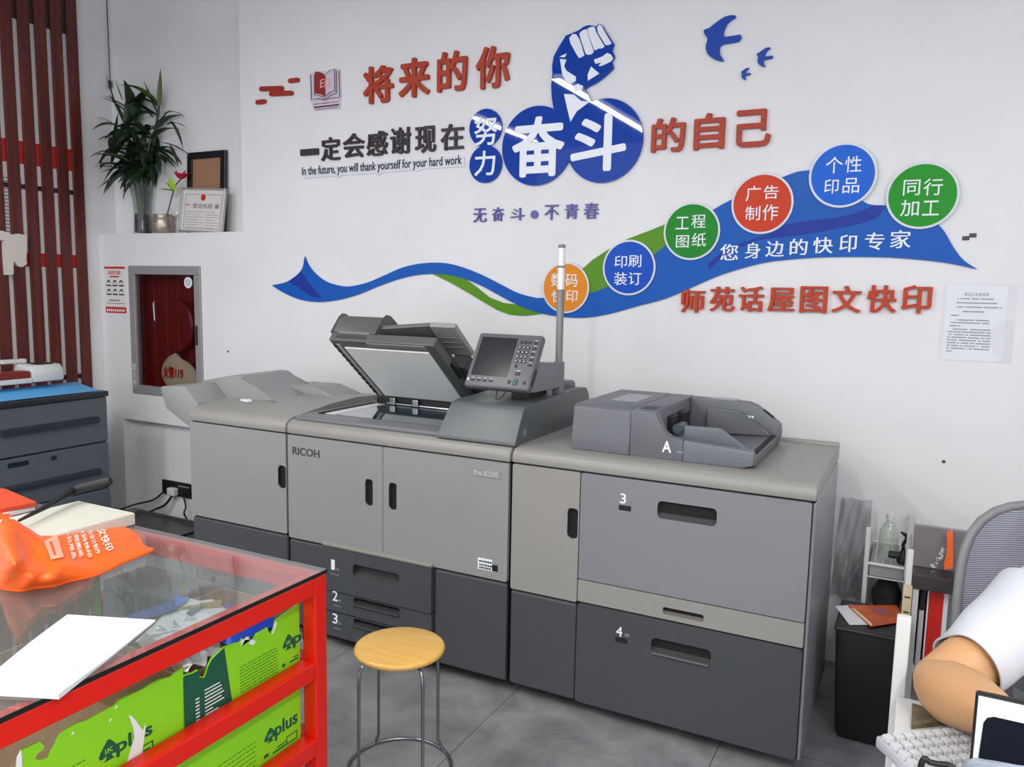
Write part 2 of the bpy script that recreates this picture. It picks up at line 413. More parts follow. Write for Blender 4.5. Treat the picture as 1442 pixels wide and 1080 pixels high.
# fist panel with two large circles
fp = thing('fist_panel', 'large glossy blue raised-fist panel over two circles reading 奋斗', 'sign', (wp(805, 200)[0], WY, wp(805, 262)[1]))
mb = MB()
c1 = wp(757, 206); r1 = (wp(757, 150)[1]-wp(757, 261.6)[1])/2
c2 = wp(851, 199); r2 = (wp(851, 140)[1]-wp(851, 258)[1])/2
mb.disc(c1[0], c1[1], r1, WY-.0140, WY, 72); mb.disc(c2[0], c2[1], r2, WY-.0145, WY, 72)
fist = [(450,190),(520,160),(560,130),(610,112),(680,125),(715,98),(745,120),(765,160),(850,290),(832,350),(858,412),(832,458),(845,520),(810,555),(755,605),(680,660),(600,700),(575,722),(600,760),(640,845),(560,930),(460,1060),(420,1110),(270,1060),(278,900),(262,800),(256,690),(268,560),(265,500),(280,410),(330,315),(395,212)]
mb.prism(zp(fist, 740, 20, 6.75), 'y', WY-.015, WY)
mb.build('panel', BLUE_A, fp)
mb = MB()
for pg in ([(428,235),(460,197),(495,200),(522,240),(545,300),(572,400),(545,418),(520,425),(492,380),(440,285)],
           [(524,190),(560,160),(600,150),(610,215),(662,365),(640,390),(605,395),(583,383),(535,240)],
           [(604,142),(640,130),(668,130),(690,190),(765,318),(735,335),(705,335),(680,352),(664,345),(612,208)],
           [(690,135),(715,106),(738,122),(755,160),(832,288),(800,303),(772,302),(702,188)],
           [(662,440),(740,412),(788,376),(825,392),(845,430),(828,455),(780,480),(735,500),(705,500),(732,468),(675,480)],
           [(635,505),(714,572),(605,640),(603,580)],
           [(340,432),(402,440),(380,500),(402,545),(490,600),(492,640),(440,670),(392,640),(362,580)],
           [(335,412),(405,380),(385,420)],
           [(460,702),(510,668),(560,690),(552,722),(490,745)],
           [(378,765),(470,770),(540,830),(622,838),(500,930),(440,1028),(408,900)]):
    mb.prism(zp(pg, 740, 20, 6.75), 'y', WY-.0158, WY-.0150)
mb.build('white_print', LET_W, fp)
mb = MB()
for ch, b in (('奋', (255,475,482,735)), ('斗', (508,465,748,712))):
    x0, x1, z0, z1 = char_box(zz(b, 640, 10, 3.068)); text_y(mb, ch, x0, x1, z0, z1, WY-.0150, .002, .028)
mb.build('lettering', LET_W, fp)

# birds
bird = [(1083,100),(1100,95),(1130,72),(1170,45),(1210,38),(1216,48),(1185,70),(1166,108),(1172,132),(1238,122),(1230,152),(1165,163),(1148,180),(1150,208),(1166,236),(1130,230),(1096,205),(1088,170),(1096,140),(1080,115)]
def bird_at(x0, y0, x1, y1, label):
    pts = [((x-1080)/158*(x1-x0)+x0, (y-38)/198*(y1-y0)+y0) for x, y in bird]
    tag(MB().prism(bezier_smooth(zp(pts, 640, 10, 3.068), 2), 'y', WY-.012, WY).build('swallow_cutout', BIRD), label, 'wall decoration', 'blue swallows')
bird_at(1080, 38, 1238, 236, 'largest blue swallow cutout, uppermost of the flock')
bird_at(1308, 177, 1376, 260, 'middle-sized blue swallow cutout on the right of the flock')
bird_at(1240, 265, 1280, 316, 'smallest blue swallow cutout, lowest of the flock')

# ribbon
rb = thing('ribbon_banner', 'long wavy blue and green ribbon cutout across the wall with white tagline', 'wall decoration', (wp(850, 400)[0], WY, wp(850, 445)[1]))
Z4 = lambda pts: [(360+x/2.486, 320+y/2.486) for x, y in pts]
top_l = Z4([(60,203),(110,192),(150,165),(168,140),(175,103),(190,135),(215,165),(250,190),(290,203),(330,207),(390,195),(450,170),(520,140),(590,126),(660,125),(720,138),(790,165),(860,200),(920,230),(980,246),(1003,247)])
top_m = [(800,418),(833,412.5),(859,402.5),(895,382),(923,358),(940,344),(975,316),(1005.8,295),(1030,281.7),(1065,265),(1101.7,250),(1130,241),(1165,243),(1195,262),(1216,284),(1232,289),(1249,290),(1290,302),(1323,318),(1343,349),(1357,366.5),(1376,379)]
low_r = [(980+x/3.087, 190+y/3.087) for x, y in [(1100,558),(1000,545),(850,533),(700,530),(550,532),(400,542),(300,555),(200,580),(100,612),(0,655)]]
low_l = Z4([(1440,248),(1340,275),(1250,300),(1180,313),(1120,316),(1050,310),(1000,300),(950,285),(900,262),(850,235),(800,208),(740,182),(680,167),(620,163),(560,168),(500,182),(430,207),(370,232),(310,250),(250,260),(200,260),(150,250),(100,228)])
rim_ = bezier_smooth(top_l[:5], 4, False)[:-1]+bezier_smooth(top_l[4:]+top_m, 4, False)[:-1]+bezier_smooth([top_m[-1]]+low_r+low_l+[top_l[0]], 4, False)[:-1]
MB().prism([wp(*p) for p in rim_], 'y', WY-.009, WY-.001).build('blue_ribbon', BLUE_R, rb)
mb = MB()
mb.prism([wp(*p) for p in Z4([(615,160),(680,163),(735,180),(770,205),(820,245),(870,265),(915,270),(1000,296),(1005,302),(960,308),(930,309),(890,305),(850,291),(800,262),(740,226),(680,192),(630,168)])], 'y', WY-.0060, WY-.001)
mb.prism([wp(*p) for p in Z4([(1130,160),(1180,115),(1230,82),(1300,42),(1370,16),(1440,-12),(1500,-30),(1520,0),(1480,45),(1442,64),(1400,98),(1330,160),(1240,206),(1175,232),(1120,245)])], 'y', WY-.0065, WY-.001)
mb.build('green_ribbon', GREEN_R, rb)
mb = MB()
mb.prism([wp(980+x/3.087, 190+y/3.087) for x, y in [(55,560),(110,515),(180,478),(260,450),(340,425),(400,388),(500,372),(600,362),(700,340),(770,308),(825,312),(785,362),(720,385),(640,402),(560,418),(480,432),(380,445),(280,455),(190,490),(120,530),(60,585)]], 'y', WY-.0100, WY-.009)
mb.build('navy_fold', NAVY, rb); mb = MB()
mb.prism([wp(*p) for p in Z4([(120,190),(148,170),(163,152),(185,188),(210,220),(238,248),(198,243),(160,215)])], 'y', WY-.0100, WY-.009)
mb.build('navy_fold', NAVY, rb)
mb = MB()
for ch, b in zip('您身边的快印专家', [(108,475,187,545),(215,468,283,538),(305,462,385,530),(410,452,487,522),(510,445,597,515),(625,435,700,510),(735,425,820,500),(845,415,935,493)]):
    x0, x1, z0, z1 = char_box(zz(b, 980, 190, 3.087)); text_y(mb, ch, x0, x1, z0, z1, WY-.0100, .002, 0, .015)
mb.build('tagline', LET_W, rb)

# six round badges
def badge(cx, cy, ry, m, label, chars, origin):
    c = wp(cx, cy); R = (wp(cx, cy-ry)[1]-wp(cx, cy+ry)[1])/2
    t = thing('round_badge', label, 'sign', (c[0], WY, c[1]-R), 'round service badges along the ribbon')
    MB().disc(c[0], c[1], R, WY-.016, WY-.0104).build('rim', PALE, t)
    MB().disc(c[0], c[1], R*.93, WY-.018, WY-.015).build('face', m, t)
    mb = MB()
    for ch, b in chars:
        x0, x1, z0, z1 = char_box(zz(b, *origin)); text_y(mb, ch, x0, x1, z0, z1, WY-.018, .002, .004)
    mb.build('lettering', LET_W, t)
badge(798, 405, 36, mat('orange_acrylic', (222, 134, 20), .35, spec=.25), 'orange round badge at the low end of the ribbon behind the signal pole', [('数',(1040,162,1083,208)),('码',(1090,165,1132,208)),('快',(1042,222,1085,262)),('印',(1092,220,1132,262))], (360, 320, 2.486))
badge(887, 377, 39, mat('cobalt_acrylic', (0, 74, 186), .35, spec=.25), 'blue round badge between the orange badge and the lower green one', [('印',(1262,100,1305,142)),('刷',(1310,97,1355,140)),('装',(1260,158,1305,203)),('订',(1310,158,1355,202))], (360, 320, 2.486))
badge(975, 326, 40.5, mat('leaf_green_acrylic', (12, 130, 24), .35, spec=.25), 'smaller green round badge reading 工程图纸 left of the red one', [('工',(140,635,250,740)),('程',(272,615,392,730)),('图',(142,790,250,895)),('纸',(275,770,395,885))], (930, 200, 6))
badge(1074, 287, 43, mat('vermilion_acrylic', (200, 56, 14), .35, spec=.25), 'red round badge reading 广告制作 on the ribbon', [('广',(730,375,855,505)),('告',(880,370,1005,485)),('制',(725,545,850,665)),('作',(870,530,1000,665))], (930, 200, 6))
badge(1187, 247.5, 45.5, mat('azure_acrylic', (0, 94, 206), .35, spec=.25), 'highest blue round badge reading 个性印品', [('个',(567,98,640,170)),('性',(650,95,722,165)),('印',(560,195,622,258)),('品',(640,190,712,255))], (980, 190, 3.087))
badge(1298.6, 276, 47, mat('bright_green_acrylic', (16, 142, 20), .35, spec=.25), 'largest green round badge at the right end reading 同行加工', [('同',(902,198,975,265)),('行',(990,192,1073,265)),('加',(890,285,970,355)),('工',(985,288,1057,352))], (980, 190, 3.087))

# paper notice in a clear sleeve
nt_ = thing('wall_notice', 'white printed notice in a clear sleeve taped to the wall at right', 'notice', (wp(1368, 500)[0], WY, wp(1368, 508)[1]))
cx0, cz1 = wp(1333, 402); cx1 = wp(1421, 402)[0]; cz0 = wp(1330, 506)[1]
MB().box(cx0, cx1, WY-.002, WY, cz0, cz1).build('sheet', mat('notice_paper', (232, 232, 236), .6), nt_)
MB().box(cx0-.012, cx1+.03, WY-.004, WY-.0025, cz0-.005, cz1+.01).build('clear_sleeve', glass_mat('clear_film', (.98, .98, .99), .0), nt_)
mb = MB(); Wn, Hn = cx1-cx0, cz1-cz0
text_y(mb, '清洁卫生值班表', cx0+Wn*.30, cx0+Wn*.70, cz1-Hn*.135, cz1-Hn*.09, WY-.002, .0004, .004)
rows = [(.2,.78,.165,1),(.19,.86,.22,1),(.2,.92,.275,1),(.3,.65,.335,1),(.11,.24,.39,1)] + [(.12 if k else .2,.74,.45+.037*k,0) for k in range(2)] + [(.1,.28,.53,1)] + [(.16 if k == 0 else .08,.78,.575+.037*k,0) for k in range(8)] + [(.08,.17,.875,0)]
for (a, b, v, kd) in rows:
    x = a
    while x < b:
        wd = random.uniform(.014, .032)
        if random.random() > .1: mb.box(cx0+Wn*x, cx0+Wn*min(b, x+wd*.8), WY-.0024, WY-.002, cz1-Hn*(v+.016), cz1-Hn*v)
        x += wd
mb.build('print', GREYINK, nt_)
mb = MB()
for (x, y) in ((1360, 335.5), (1370, 331.5)):
    p = wp(x, y); mb.box(p[0]-.012, p[0]+.012, WY-.004, WY, p[1]-.008, p[1]+.008, .002)
tag(mb.build('tape_scrap', mat('dark_tape', (70, 70, 72), .6)), 'two dark tape scraps on the wall beside the ribbon tip', 'tape')
for (nx_, ny_, lb_) in ((1329, 650, 'small dark nail head in the white wall right of the printers'), (321, 495, 'small dark nail head in the wall right of the hydrant box')):
    c_ = wp(nx_, ny_) if nx_ > 400 else wp(nx_, ny_, PY); y_ = WY if nx_ > 400 else PY
    tag(MB().lathe([(.001, -.004), (.006, -.003), (.007, 0)], (c_[0], y_, c_[1]), 10, 'y').build('nail_head', mat('dark_tape', (70, 70, 72))), lb_, 'nail')

# ------------------------------------------------------------------ slat screen on the left wall
def wood_mat():
    m = bpy.data.materials.new('red_brown_wood'); m.use_nodes = True; nt = m.node_tree; b = nt.nodes['Principled BSDF']
    tc = nt.nodes.new('ShaderNodeTexCoord'); mp = nt.nodes.new('ShaderNodeMapping'); mp.inputs['Scale'].default_value = (26, 26, 1.2)
    n = nt.nodes.new('ShaderNodeTexNoise'); n.inputs['Scale'].default_value = 1.4; n.inputs['Detail'].default_value = 6
    r = nt.nodes.new('ShaderNodeValToRGB'); e = r.color_ramp.elements; e[0].position = .3; e[1].position = .75
    e[0].color = (*lin((66, 24, 19)), 1); e[1].color = (*lin((112, 40, 31)), 1)
    nt.links.new(tc.outputs['Object'], mp.inputs[0]); nt.links.new(mp.outputs[0], n.inputs['Vector']); nt.links.new(n.outputs['Fac'], r.inputs[0]); nt.links.new(r.outputs[0], b.inputs['Base Color'])
    b.inputs['Roughness'].default_value = .45; return m
WOOD = wood_mat()
ss = thing('slat_screen', 'dark red-brown screen of upright wooden slats along the left wall', 'screen', (WX+.1, 2.3, 0))
SX0, SX1 = WX+.0075, WX+.020
for k in range(16):
    y1 = 3.3964-0.1022*k
    MB().box(SX0, SX1, y1-.0726, y1, 0, 3.449, .003).build('slat', WOOD, ss)
MB().box(WX+.0045, SX0+.002, 1.65, 3.39, 3.07, 3.449, .001).build('header_board', mat('dark_walnut', (46, 22, 20), .5), ss)
for z in (2.10, .923):
    MB().box(WX+.0045, SX0+.002, 1.65, 3.39, z-.014, z+.014).build('rail', mat('dark_walnut', (46, 22, 20), .5), ss)
# poster strip behind the slats: white with a red head band and ticked ruling
bp_ = thing('backing_poster', 'white poster with red bands seen through the slat gaps', 'poster', (WX+.006, 2.4, 1.2))
MB().box(WX+.0005, WX+.003, 1.65, 3.389, .95, 2.43).build('sheet', mat('poster_white', (226, 222, 220), .6), bp_)
mb = MB()
for z0, z1 in ((2.234, 2.369), (1.623, 1.706)): mb.box(WX+.003, WX+.004, 1.65, 3.389, z0, z1)
mb.build('red_band', mat('poster_red', (196, 34, 34), .5), bp_)
mb = MB()
for k in range(20): mb.box(WX+.003, WX+.004, 2.0, 3.0, 1.74+.021*k, 1.746+.021*k)
mb.build('ruling', GREYINK, bp_)
# pale cut-out sign letter fixed on the slats
sl = [(0,325),(14,331),(22,329),(34,332),(33,368),(34,371),(28,376),(22,375),(15,367),(15,385),(14,387),(5,387),(3,360),(2,340),(0,338),(-14,338),(-14,325)]
mb = MB(); pts = [at_x(x, y, SX1) for x, y in sl]
A = [mb.bm.verts.new((SX1, p.y, p.z)) for p in pts]; B = [mb.bm.verts.new((SX1+.03, p.y, p.z)) for p in pts]
mb.bm.faces.new(A); mb.bm.faces.new(B[::-1])
for i in range(len(A)): mb.bm.faces.new((A[i], A[(i+1) % len(A)], B[(i+1) % len(A)], B[i]))
tag(mb.build('sign_letter', mat('cream_sign', (214, 208, 200), .5)), 'pale cut-out sign character fixed on the wooden slats', 'lettering')
cw = [at_y(142, 0, AY-.012), at_y(143, 20, AY-.012), at_y(144, 60, AY-.012), at_y(146, 100, AY-.012), at_y(147, 120, AY-.015)]
mb = MB().tube([(WX+.015, AY-.015, p.z) for p in cw], .003, 6); mb.lathe([(.001, -.035), (.01, -.02), (.012, .01), (.002, .03)], (WX+.018, AY-.018, cw[-1].z), 10)
tag(mb.build('hanging_cord', BLACK), 'thin black cord hanging down the wall corner above the plant', 'cord')

# ------------------------------------------------------------------ hydrant box in the pier
hb = thing('hydrant_cabinet', 'grey-framed glass-door fire hydrant box set into the white wall under the plant ledge', 'fire cabinet', ((fx0+fx1)/2, PY, fz0))
ALU = mat('brushed_aluminium', (158, 156, 158), .4, metal=.25)
def rect_frame_y(mb, x0, x1, z0, z1, t, y0, y1, bev=0.0):
    mb.box(x0, x1, y0, y1, z1-t, z1, bev); mb.box(x0, x1, y0, y1, z0, z0+t, bev)
    mb.box(x0, x0+t, y0, y1, z0+t, z1-t, bev); mb.box(x1-t, x1, y0, y1, z0+t, z1-t, bev)
mb = MB(); rect_frame_y(mb, fx0, fx1, fz0, fz1, .055, PY-.012, PY+.03, .004); mb.build('frame', ALU, hb)
mb = MB(); mb.box(fx0+.002, fx1-.002, PY+.118, PY+.126, fz0+.002, fz1-.002)
mb.box(fx0+.001, fx0+.006, PY+.03, PY+.118, fz0+.002, fz1-.002); mb.box(fx1-.006, fx1-.001, PY+.03, PY+.118, fz0+.002, fz1-.002)
mb.build('lining', mat('dark_red_enamel', (128, 22, 26), .5), hb)
mb = MB(); R0 = []
mb.lathe([(.02, 0), (.16, 0), (.17, .01), (.17, .05), (.16, .06), (.02, .06)], ((fx0+fx1)/2+.02, PY+.04, 1.27), 30, 'y')
mb.build('hose_reel', mat('red_reel', (122, 18, 22), .4), hb)
MB().box(fx0+.056, fx1-.056, PY+.004, PY+.008, fz0+.056, fz1-.056).build('door_glass', glass_mat('smoked_glass', (.80, .78, .78), .0), hb)
bag = thing('hose_bag', 'pale canvas fire hose bundle reading 火警119 at the bottom of the hydrant box', 'hose', ((fx0+fx1)/2+.1, PY+.07, fz0))
MB().grid(lambda u, v: (fx0+.365+.165*math.sin(PI*(v*.98+.01))**.5*math.cos(2*PI*u), PY+.062+.034*math.sin(PI*(v*.98+.01))**.5*math.sin(2*PI*u), fz0+.008+.25*v-.02*math.cos(2*PI*u)*v), 28, 12, True).build('body', mat('canvas', (206, 196, 170), .9, noise=.06, nscale=20), bag, smooth=50)
mb = MB(); text_y(mb, '火警119', fx0+.255, fx0+.435, fz0+.115, fz0+.190, PY+.0275, .003, .012); mb.build('lettering', mat('signal_red', (206, 22, 26), .5), bag)
MB().tube([(fx0+.245, PY-.012, 1.42), (fx0+.245, PY-.022, 1.41), (fx0+.25, PY-.022, 1.30), (fx0+.25, PY-.012, 1.29)], .006, 6).build('handle', CHROME, hb)
c = wp(265, 398, PY)
MB().disc(c[0], c[1], .034, PY-.002, PY+.003, 28).build('round_sticker', PAPER, hb)
mb = MB(); mb.ring((0, 0, 0), .018, .002, 20, 6); bmesh.ops.transform(mb.bm, matrix=Matrix.Translation((c[0], PY-.003, c[1])) @ Matrix.Rotation(PI/2, 4, 'X'), verts=mb.bm.verts[:]); mb.tube([(c[0]-.008, PY-.003, c[1]-.008), (c[0], PY-.003, c[1]+.009), (c[0]+.008, PY-.003, c[1]-.008)], .0016, 6); mb.build('sticker_mark', GREYINK, hb)
MB().box(fx1-.042, fx1-.03, PY-.02, PY-.012, 1.16, 1.28, .002).build('latch', BLACK, hb)
mb = MB(); text_y(mb, '消火栓', 0, 1, 0, 1, 0, 1, .01)
bmesh.ops.transform(mb.bm, matrix=Matrix(((0, 0, 0, 0), (0, 0, 0, 0), (0, 0, 0, 0), (0, 0, 0, 1))) if False else Matrix.Translation((fx0+.045, PY-.0125, fz0+.04)) @ Matrix.Rotation(-PI/2, 4, 'Y') @ Matrix.Diagonal((.16, .002, .036, 1)), verts=mb.bm.verts[:])
mb.build('frame_lettering', mat('silver_letter', (205, 205, 205), .4), hb)
# instruction poster beside it
q = [at_y(*p, PY) for p in ((147, 375), (178, 374), (152, 440), (181, 438))]
a0, a1, b0, b1 = q[0].x, q[1].x-.012, q[2].z, q[0].z
ip = thing('hydrant_poster', 'small red and white hydrant instruction poster left of the glass box', 'poster', ((a0+a1)/2, PY, b0))
MB().box(a0, a1, PY-.003, PY, b0, b1).build('sheet', mat('poster_white', (226, 222, 220)), ip)
Hh = b1-b0; Ww = a1-a0
mb = MB(); mb.box(a0, a1, PY-.0036, PY-.003, b1-.05*Hh, b1-.005*Hh); mb.box(a0, a1, PY-.0036, PY-.003, b0, b0+.13*Hh)
text_y(mb, '消防栓', a0+.15*Ww, a0+.8*Ww, b1-.18*Hh, b1-.09*Hh, PY-.003, .0006, .01)
mb.box(a0+.25*Ww, a0+.7*Ww, PY-.0036, PY-.003, b1-.235*Hh, b1-.205*Hh); mb.build('red_print', mat('poster_red', (196, 34, 34)), ip)
mb = MB()
for r_ in range(2):
    for c_ in range(3):
        x = a0+(.08+.3*c_)*Ww; z = b1-(.38+.19*r_)*Hh
        mb.prism([(x, z), (x+.1*Ww, z+.06*Hh), (x+.2*Ww, z+.01*Hh), (x+.16*Ww, z+.09*Hh), (x+.06*Ww, z+.08*Hh)], 'y', PY-.0036, PY-.003)
        mb.box(x, x+.24*Ww, PY-.0036, PY-.003, z-.045*Hh, z-.015*Hh)
mb.box(a0+.2*Ww, a0+.7*Ww, PY-.0036, PY-.003, b1-.74*Hh, b1-.72*Hh); mb.box(a0+.05*Ww, a0+.95*Ww, PY-.0036, PY-.003, b1-.80*Hh, b1-.79*Hh)
mb.build('pictograms', INK, ip)
mb = MB(); 
for k in range(9): mb.box(a0+(.06+.1*k)*Ww, a0+(.12+.1*k)*Ww, PY-.0042, PY-.0036, b0+.03*Hh, b0+.08*Hh)
mb.build('white_print', WHITE, ip)

# ------------------------------------------------------------------ on the pier ledge
LZ = ptop
# vase with dracaena canes
vs_x, vs_y = -4.5510, 3.565
pv = thing('vase', 'tall flared glass vase holding dark green dracaena canes on the ledge', 'vase', (vs_x, vs_y, LZ))
MB().lathe([(.052, 0), (.055, .01), (.050, .08), (.048, .14), (.055, .22), (.074, .32), (.071, .32), (.052, .22), (.045, .14), (.047, .08), (.051, .014), (.02, .012)], (0, 0, 0), 28, close=False).build('glass', glass_mat('vase_glass', (.86, .88, .88), .0, .03), pv, local=True, smooth=40)
MB().lathe([(.045, .012), (.046, .08), (.044, .13), (.001, .135)], (0, 0, 0), 24, close=False).build('dark_pebbles', mat('wet_pebbles', (44, 44, 42), .5, noise=.5, nscale=60, bump=.4), pv, local=True, smooth=60)
pt = thing('dracaena_plant', 'bushy dark green dracaena with long drooping leaves in the vase', 'plant', (vs_x, vs_y, LZ+.14))
STEM = mat('green_cane', (62, 78, 46), .6, noise=.1, nscale=18)
LEAF = mat('dark_leaf', (36, 58, 36), .42, noise=.3, nscale=6)
LEAF2 = mat('fresh_leaf', (84, 104, 52), .45, noise=.15, nscale=6)
def to_plant(px, py, dy=0):
    p = at_y(px, py, vs_y+dy); return Vector((p.x-vs_x, p.y-vs_y, p.z-LZ-.14))
canes = [(173, 215, 160, .0), (184, 175, 176, -.01), (192, 160, 190, .01), (205, 190, 214, -.02), (214, 150, 224, .02)]
tips = []
for (mx, ty, tx, dy) in canes:
    b_ = to_plant(200+.10*(mx-200), 320, 0); v_ = to_plant(200+.35*(mx-200), 262, 0); m_ = to_plant(mx+.15*(200-mx), 232, dy); t_ = to_plant(tx, ty, dy)
    path = bezier_smooth([tuple(b_), tuple(v_), tuple(m_), tuple(t_)], 5, False)
    MB().tube(path, .008, 7).build('cane', STEM, pt, local=True, smooth=60); tips.append([Vector(p) for p in path])
def leaf(mb, base, direction, length, width, droop):
    d = direction.normalized(); side = d.cross(Vector((0, 0, 1)))
    side = side.normalized() if side.length > .05 else Vector((1, 0, 0))
    p = Vector(base); rows = []; n = 8; st = length/n
    for i in range(n+1):
        t = i/n; wd = width*math.sin(PI*(.08+.92*t)**.75)*.5+.0004
        nz = side.cross(d).normalized()*wd*.35
        rows.append((p-side*wd, p-nz, p+side*wd)); d = (d+Vector((0, 0, -droop/n))).normalized(); p = p+d*st
    for q in range(len(rows)):
        for v in rows[q]: v.y = min(v.y, AY-.012-vs_y); v.x = max(v.x, WX+.02-vs_x)
    V = [[mb.bm.verts.new(v) for v in r_] for r_ in rows]
    for i in range(n):
        for j in range(2): mb.bm.faces.new((V[i][j], V[i][j+1], V[i+1][j+1], V[i+1][j]))
rnd = random.Random(11)
mbs = [MB(), MB()]
for ci, path in enumerate(tips):
    for k in range(20):
        t = .54+.46*k/19; q = path[min(len(path)-1, int(t*(len(path)-1)+.5))]
        a = rnd.uniform(0, 2*PI); el = rnd.uniform(-.25, .75) if k < 16 else rnd.uniform(.6, 1.3)
        dv = Vector((math.cos(a)*math.cos(el), .55*math.sin(a)*math.cos(el)-.12, math.sin(el)))
        leaf(mbs[1 if rnd.random() < .14 else 0], q, dv, rnd.uniform(.18, .31), rnd.uniform(.042, .072), rnd.uniform(.5, 1.9))
for (x0, y0, x1, y1, wd, dr) in [(160,175,130,157,.02,.9),(163,150,150,106,.022,.1),(172,140,162,112,.022,.2),(224,150,226,98,.03,.0),(222,160,203,114,.03,.1),(215,165,184,128,.028,.9),(232,160,262,153,.022,1.1),(236,175,262,170,.026,.9),(228,200,268,212,.035,.5),(180,215,174,282,.04,.2),(165,190,137,193,.028,.5),(160,205,136,230,.03,.8),(222,215,226,245,.03,.3),(240,170,260,205,.025,1.2),(195,200,205,232,.05,.4),(212,215,212,243,.03,.2),(240,205,252,232,.025,.6),(178,190,180,130,.05,.0),(170,180,196,160,.03,.4)]:
    b_ = to_plant(x0, y0, -.03); e_ = to_plant(x1, y1, -.05); d = e_-b_; Ln = d.length
    leaf(mbs[0 if wd != .03 else (1 if x0 == 224 else 0)], b_, d+Vector((0, 0, dr*.3*Ln)), Ln*1.05, wd, dr)
mbs[0].build('foliage', LEAF, pt, local=True, smooth=80, recalc=False); mbs[1].build('foliage', LEAF2, pt, local=True, smooth=80, recalc=False)
# small silvery pot with an artificial flower
pc = at_y(230, 325, 3.56)
po = thing('flower_pot', 'small silvery glazed pot beside the vase', 'pot', (pc.x, 3.56, LZ))
MB().lathe([(.045, 0), (.062, .012), (.068, .05), (.062, .095), (.056, .108), (.060, .122), (.054, .122), (.050, .105), (.056, .05), (.03, .02)], (0, 0, 0), 26, close=False).build('body', mat('silvered_ceramic', (168, 160, 146), .28, metal=.55, noise=.25, nscale=14), po, local=True, smooth=50)
fl = thing('artificial_flower', 'red artificial flower with a lime green leaf standing in the silvery pot', 'flower', (pc.x, 3.56, LZ+.03))
def to_l(px, py, Y, o): p = at_y(px, py, Y); return Vector((p.x, p.y, p.z))-o.location
s0 = Vector((0, 0, 0)); s1 = to_l(246, 262, 3.56, fl); s2 = to_l(255, 252, 3.55, fl)
MB().tube([s0, s0*.4+s1*.6+Vector((-.012, 0, -.03)), s1, s2], .004, 6).build('stem', mat('wire_stem', (70, 62, 52), .6), fl, local=True)
mb = MB()
for k in range(6):
    a = 2*PI*k/6; d = Vector((math.cos(a)*.6+.35, math.sin(a)*.6-.2, .8)); leaf(mb, s2, d, .07, .045, .5)
mb.build('bloom', mat('crimson_silk', (196, 30, 62), .6), fl, local=True, recalc=False, smooth=80)
mb = MB()
for d in (Vector((-.6, -.2, .9)), Vector((.1, -.3, .9)), Vector((-.5, -.3, .2))): leaf(mb, to_l(244, 268, 3.56, fl), d, .085, .045, .5)
mb.build('green_leaf', mat('lime_silk', (150, 200, 40), .6), fl, local=True, recalc=False, smooth=80)
# little clear bottle
pb = at_y(252, 325, 3.54); bo = thing('small_bottle', 'small clear plastic bottle in front of the certificate frame', 'bottle', (pb.x, 3.535, LZ))
MB().lathe([(.022, 0), (.026, .006), (.025, .02), (.027, .03), (.025, .04), (.027, .05), (.025, .06), (.026, .085), (.014, .105), (.013, .112)], (0, 0, 0), 18).build('body', glass_mat('bottle_clear', (.86, .87, .88), .06, .12), bo, local=True, smooth=50)
MB().lathe([(.014, .112), (.015, .114), (.015, .132), (.012, .135)], (0, 0, 0), 18).build('cap', WPLAST, bo, local=True)
# two leaning frames
def frame(name, label, xa, xb, h, y0, lean, th, m_fr, inner, inner_m, roll=0.0):
    t = thing(name, label, 'picture frame', ((xa+xb)/2, y0, LZ)); t.rotation_euler = (-lean, roll, 0)
    W2 = (xb-xa)/2; mb = MB(); rect_frame_y(mb, -W2, W2, 0, h, th, -.012, .008, .003); mb.build('frame', m_fr, t, local=True)
    MB().box(-W2+th, W2-th, -.002, .005, th, h-th).build(inner, inner_m, t, local=True)
    return t
f1 = frame('picture_frame', 'black framed plain brown board standing behind the certificate', -4.165, -3.835, .500, 3.592, .045, .042, mat('black_lacquer', (26, 26, 28), .25), 'board', mat('brown_board', (150, 112, 84), .7, noise=.05))
f2 = frame('certificate_frame', 'silver framed certificate with a red emblem in front of the black frame', -4.1670, -3.7933, .272, 3.530, .09, .012, mat('silver_frame', (190, 190, 192), .3, metal=.6), 'certificate', mat('certificate_paper', (214, 208, 206), .6))
f2.rotation_euler = (-.09, .055, 0)
mb = MB(); mb.lathe([(.001, -.0035), (.020, -.0035), (.020, -.0022), (.001, -.0022)], (.0, 0, .215), 20, 'y'); mb.box(-.15, -.11, -.003, -.0022, .165, .17); mb.build('red_emblem', mat('poster_red', (196, 34, 34)), f2, local=True)
mb = MB(); text_y(mb, '营业执照', -.085, .085, .148, .178, -.0022, .0008, .01)
mb.box(.105, .135, -.003, -.0022, .15, .175)
for k in range(7): mb.box(-.14, -.14+(.11 if k % 2 else .15), -.003, -.0022, .125-.016*k, .1275-.016*k); mb.box(.03, .14-(.03 if k % 3 == 0 else 0), -.003, -.0022, .125-.016*k, .1275-.016*k)
mb.build('print', GREYINK, f2, local=True)
mb = MB(); rect_frame_y(mb, -.155, .155, .022, .235, .003, -.003, -.0022); mb.build('border_line', GREYINK, f2, local=True)

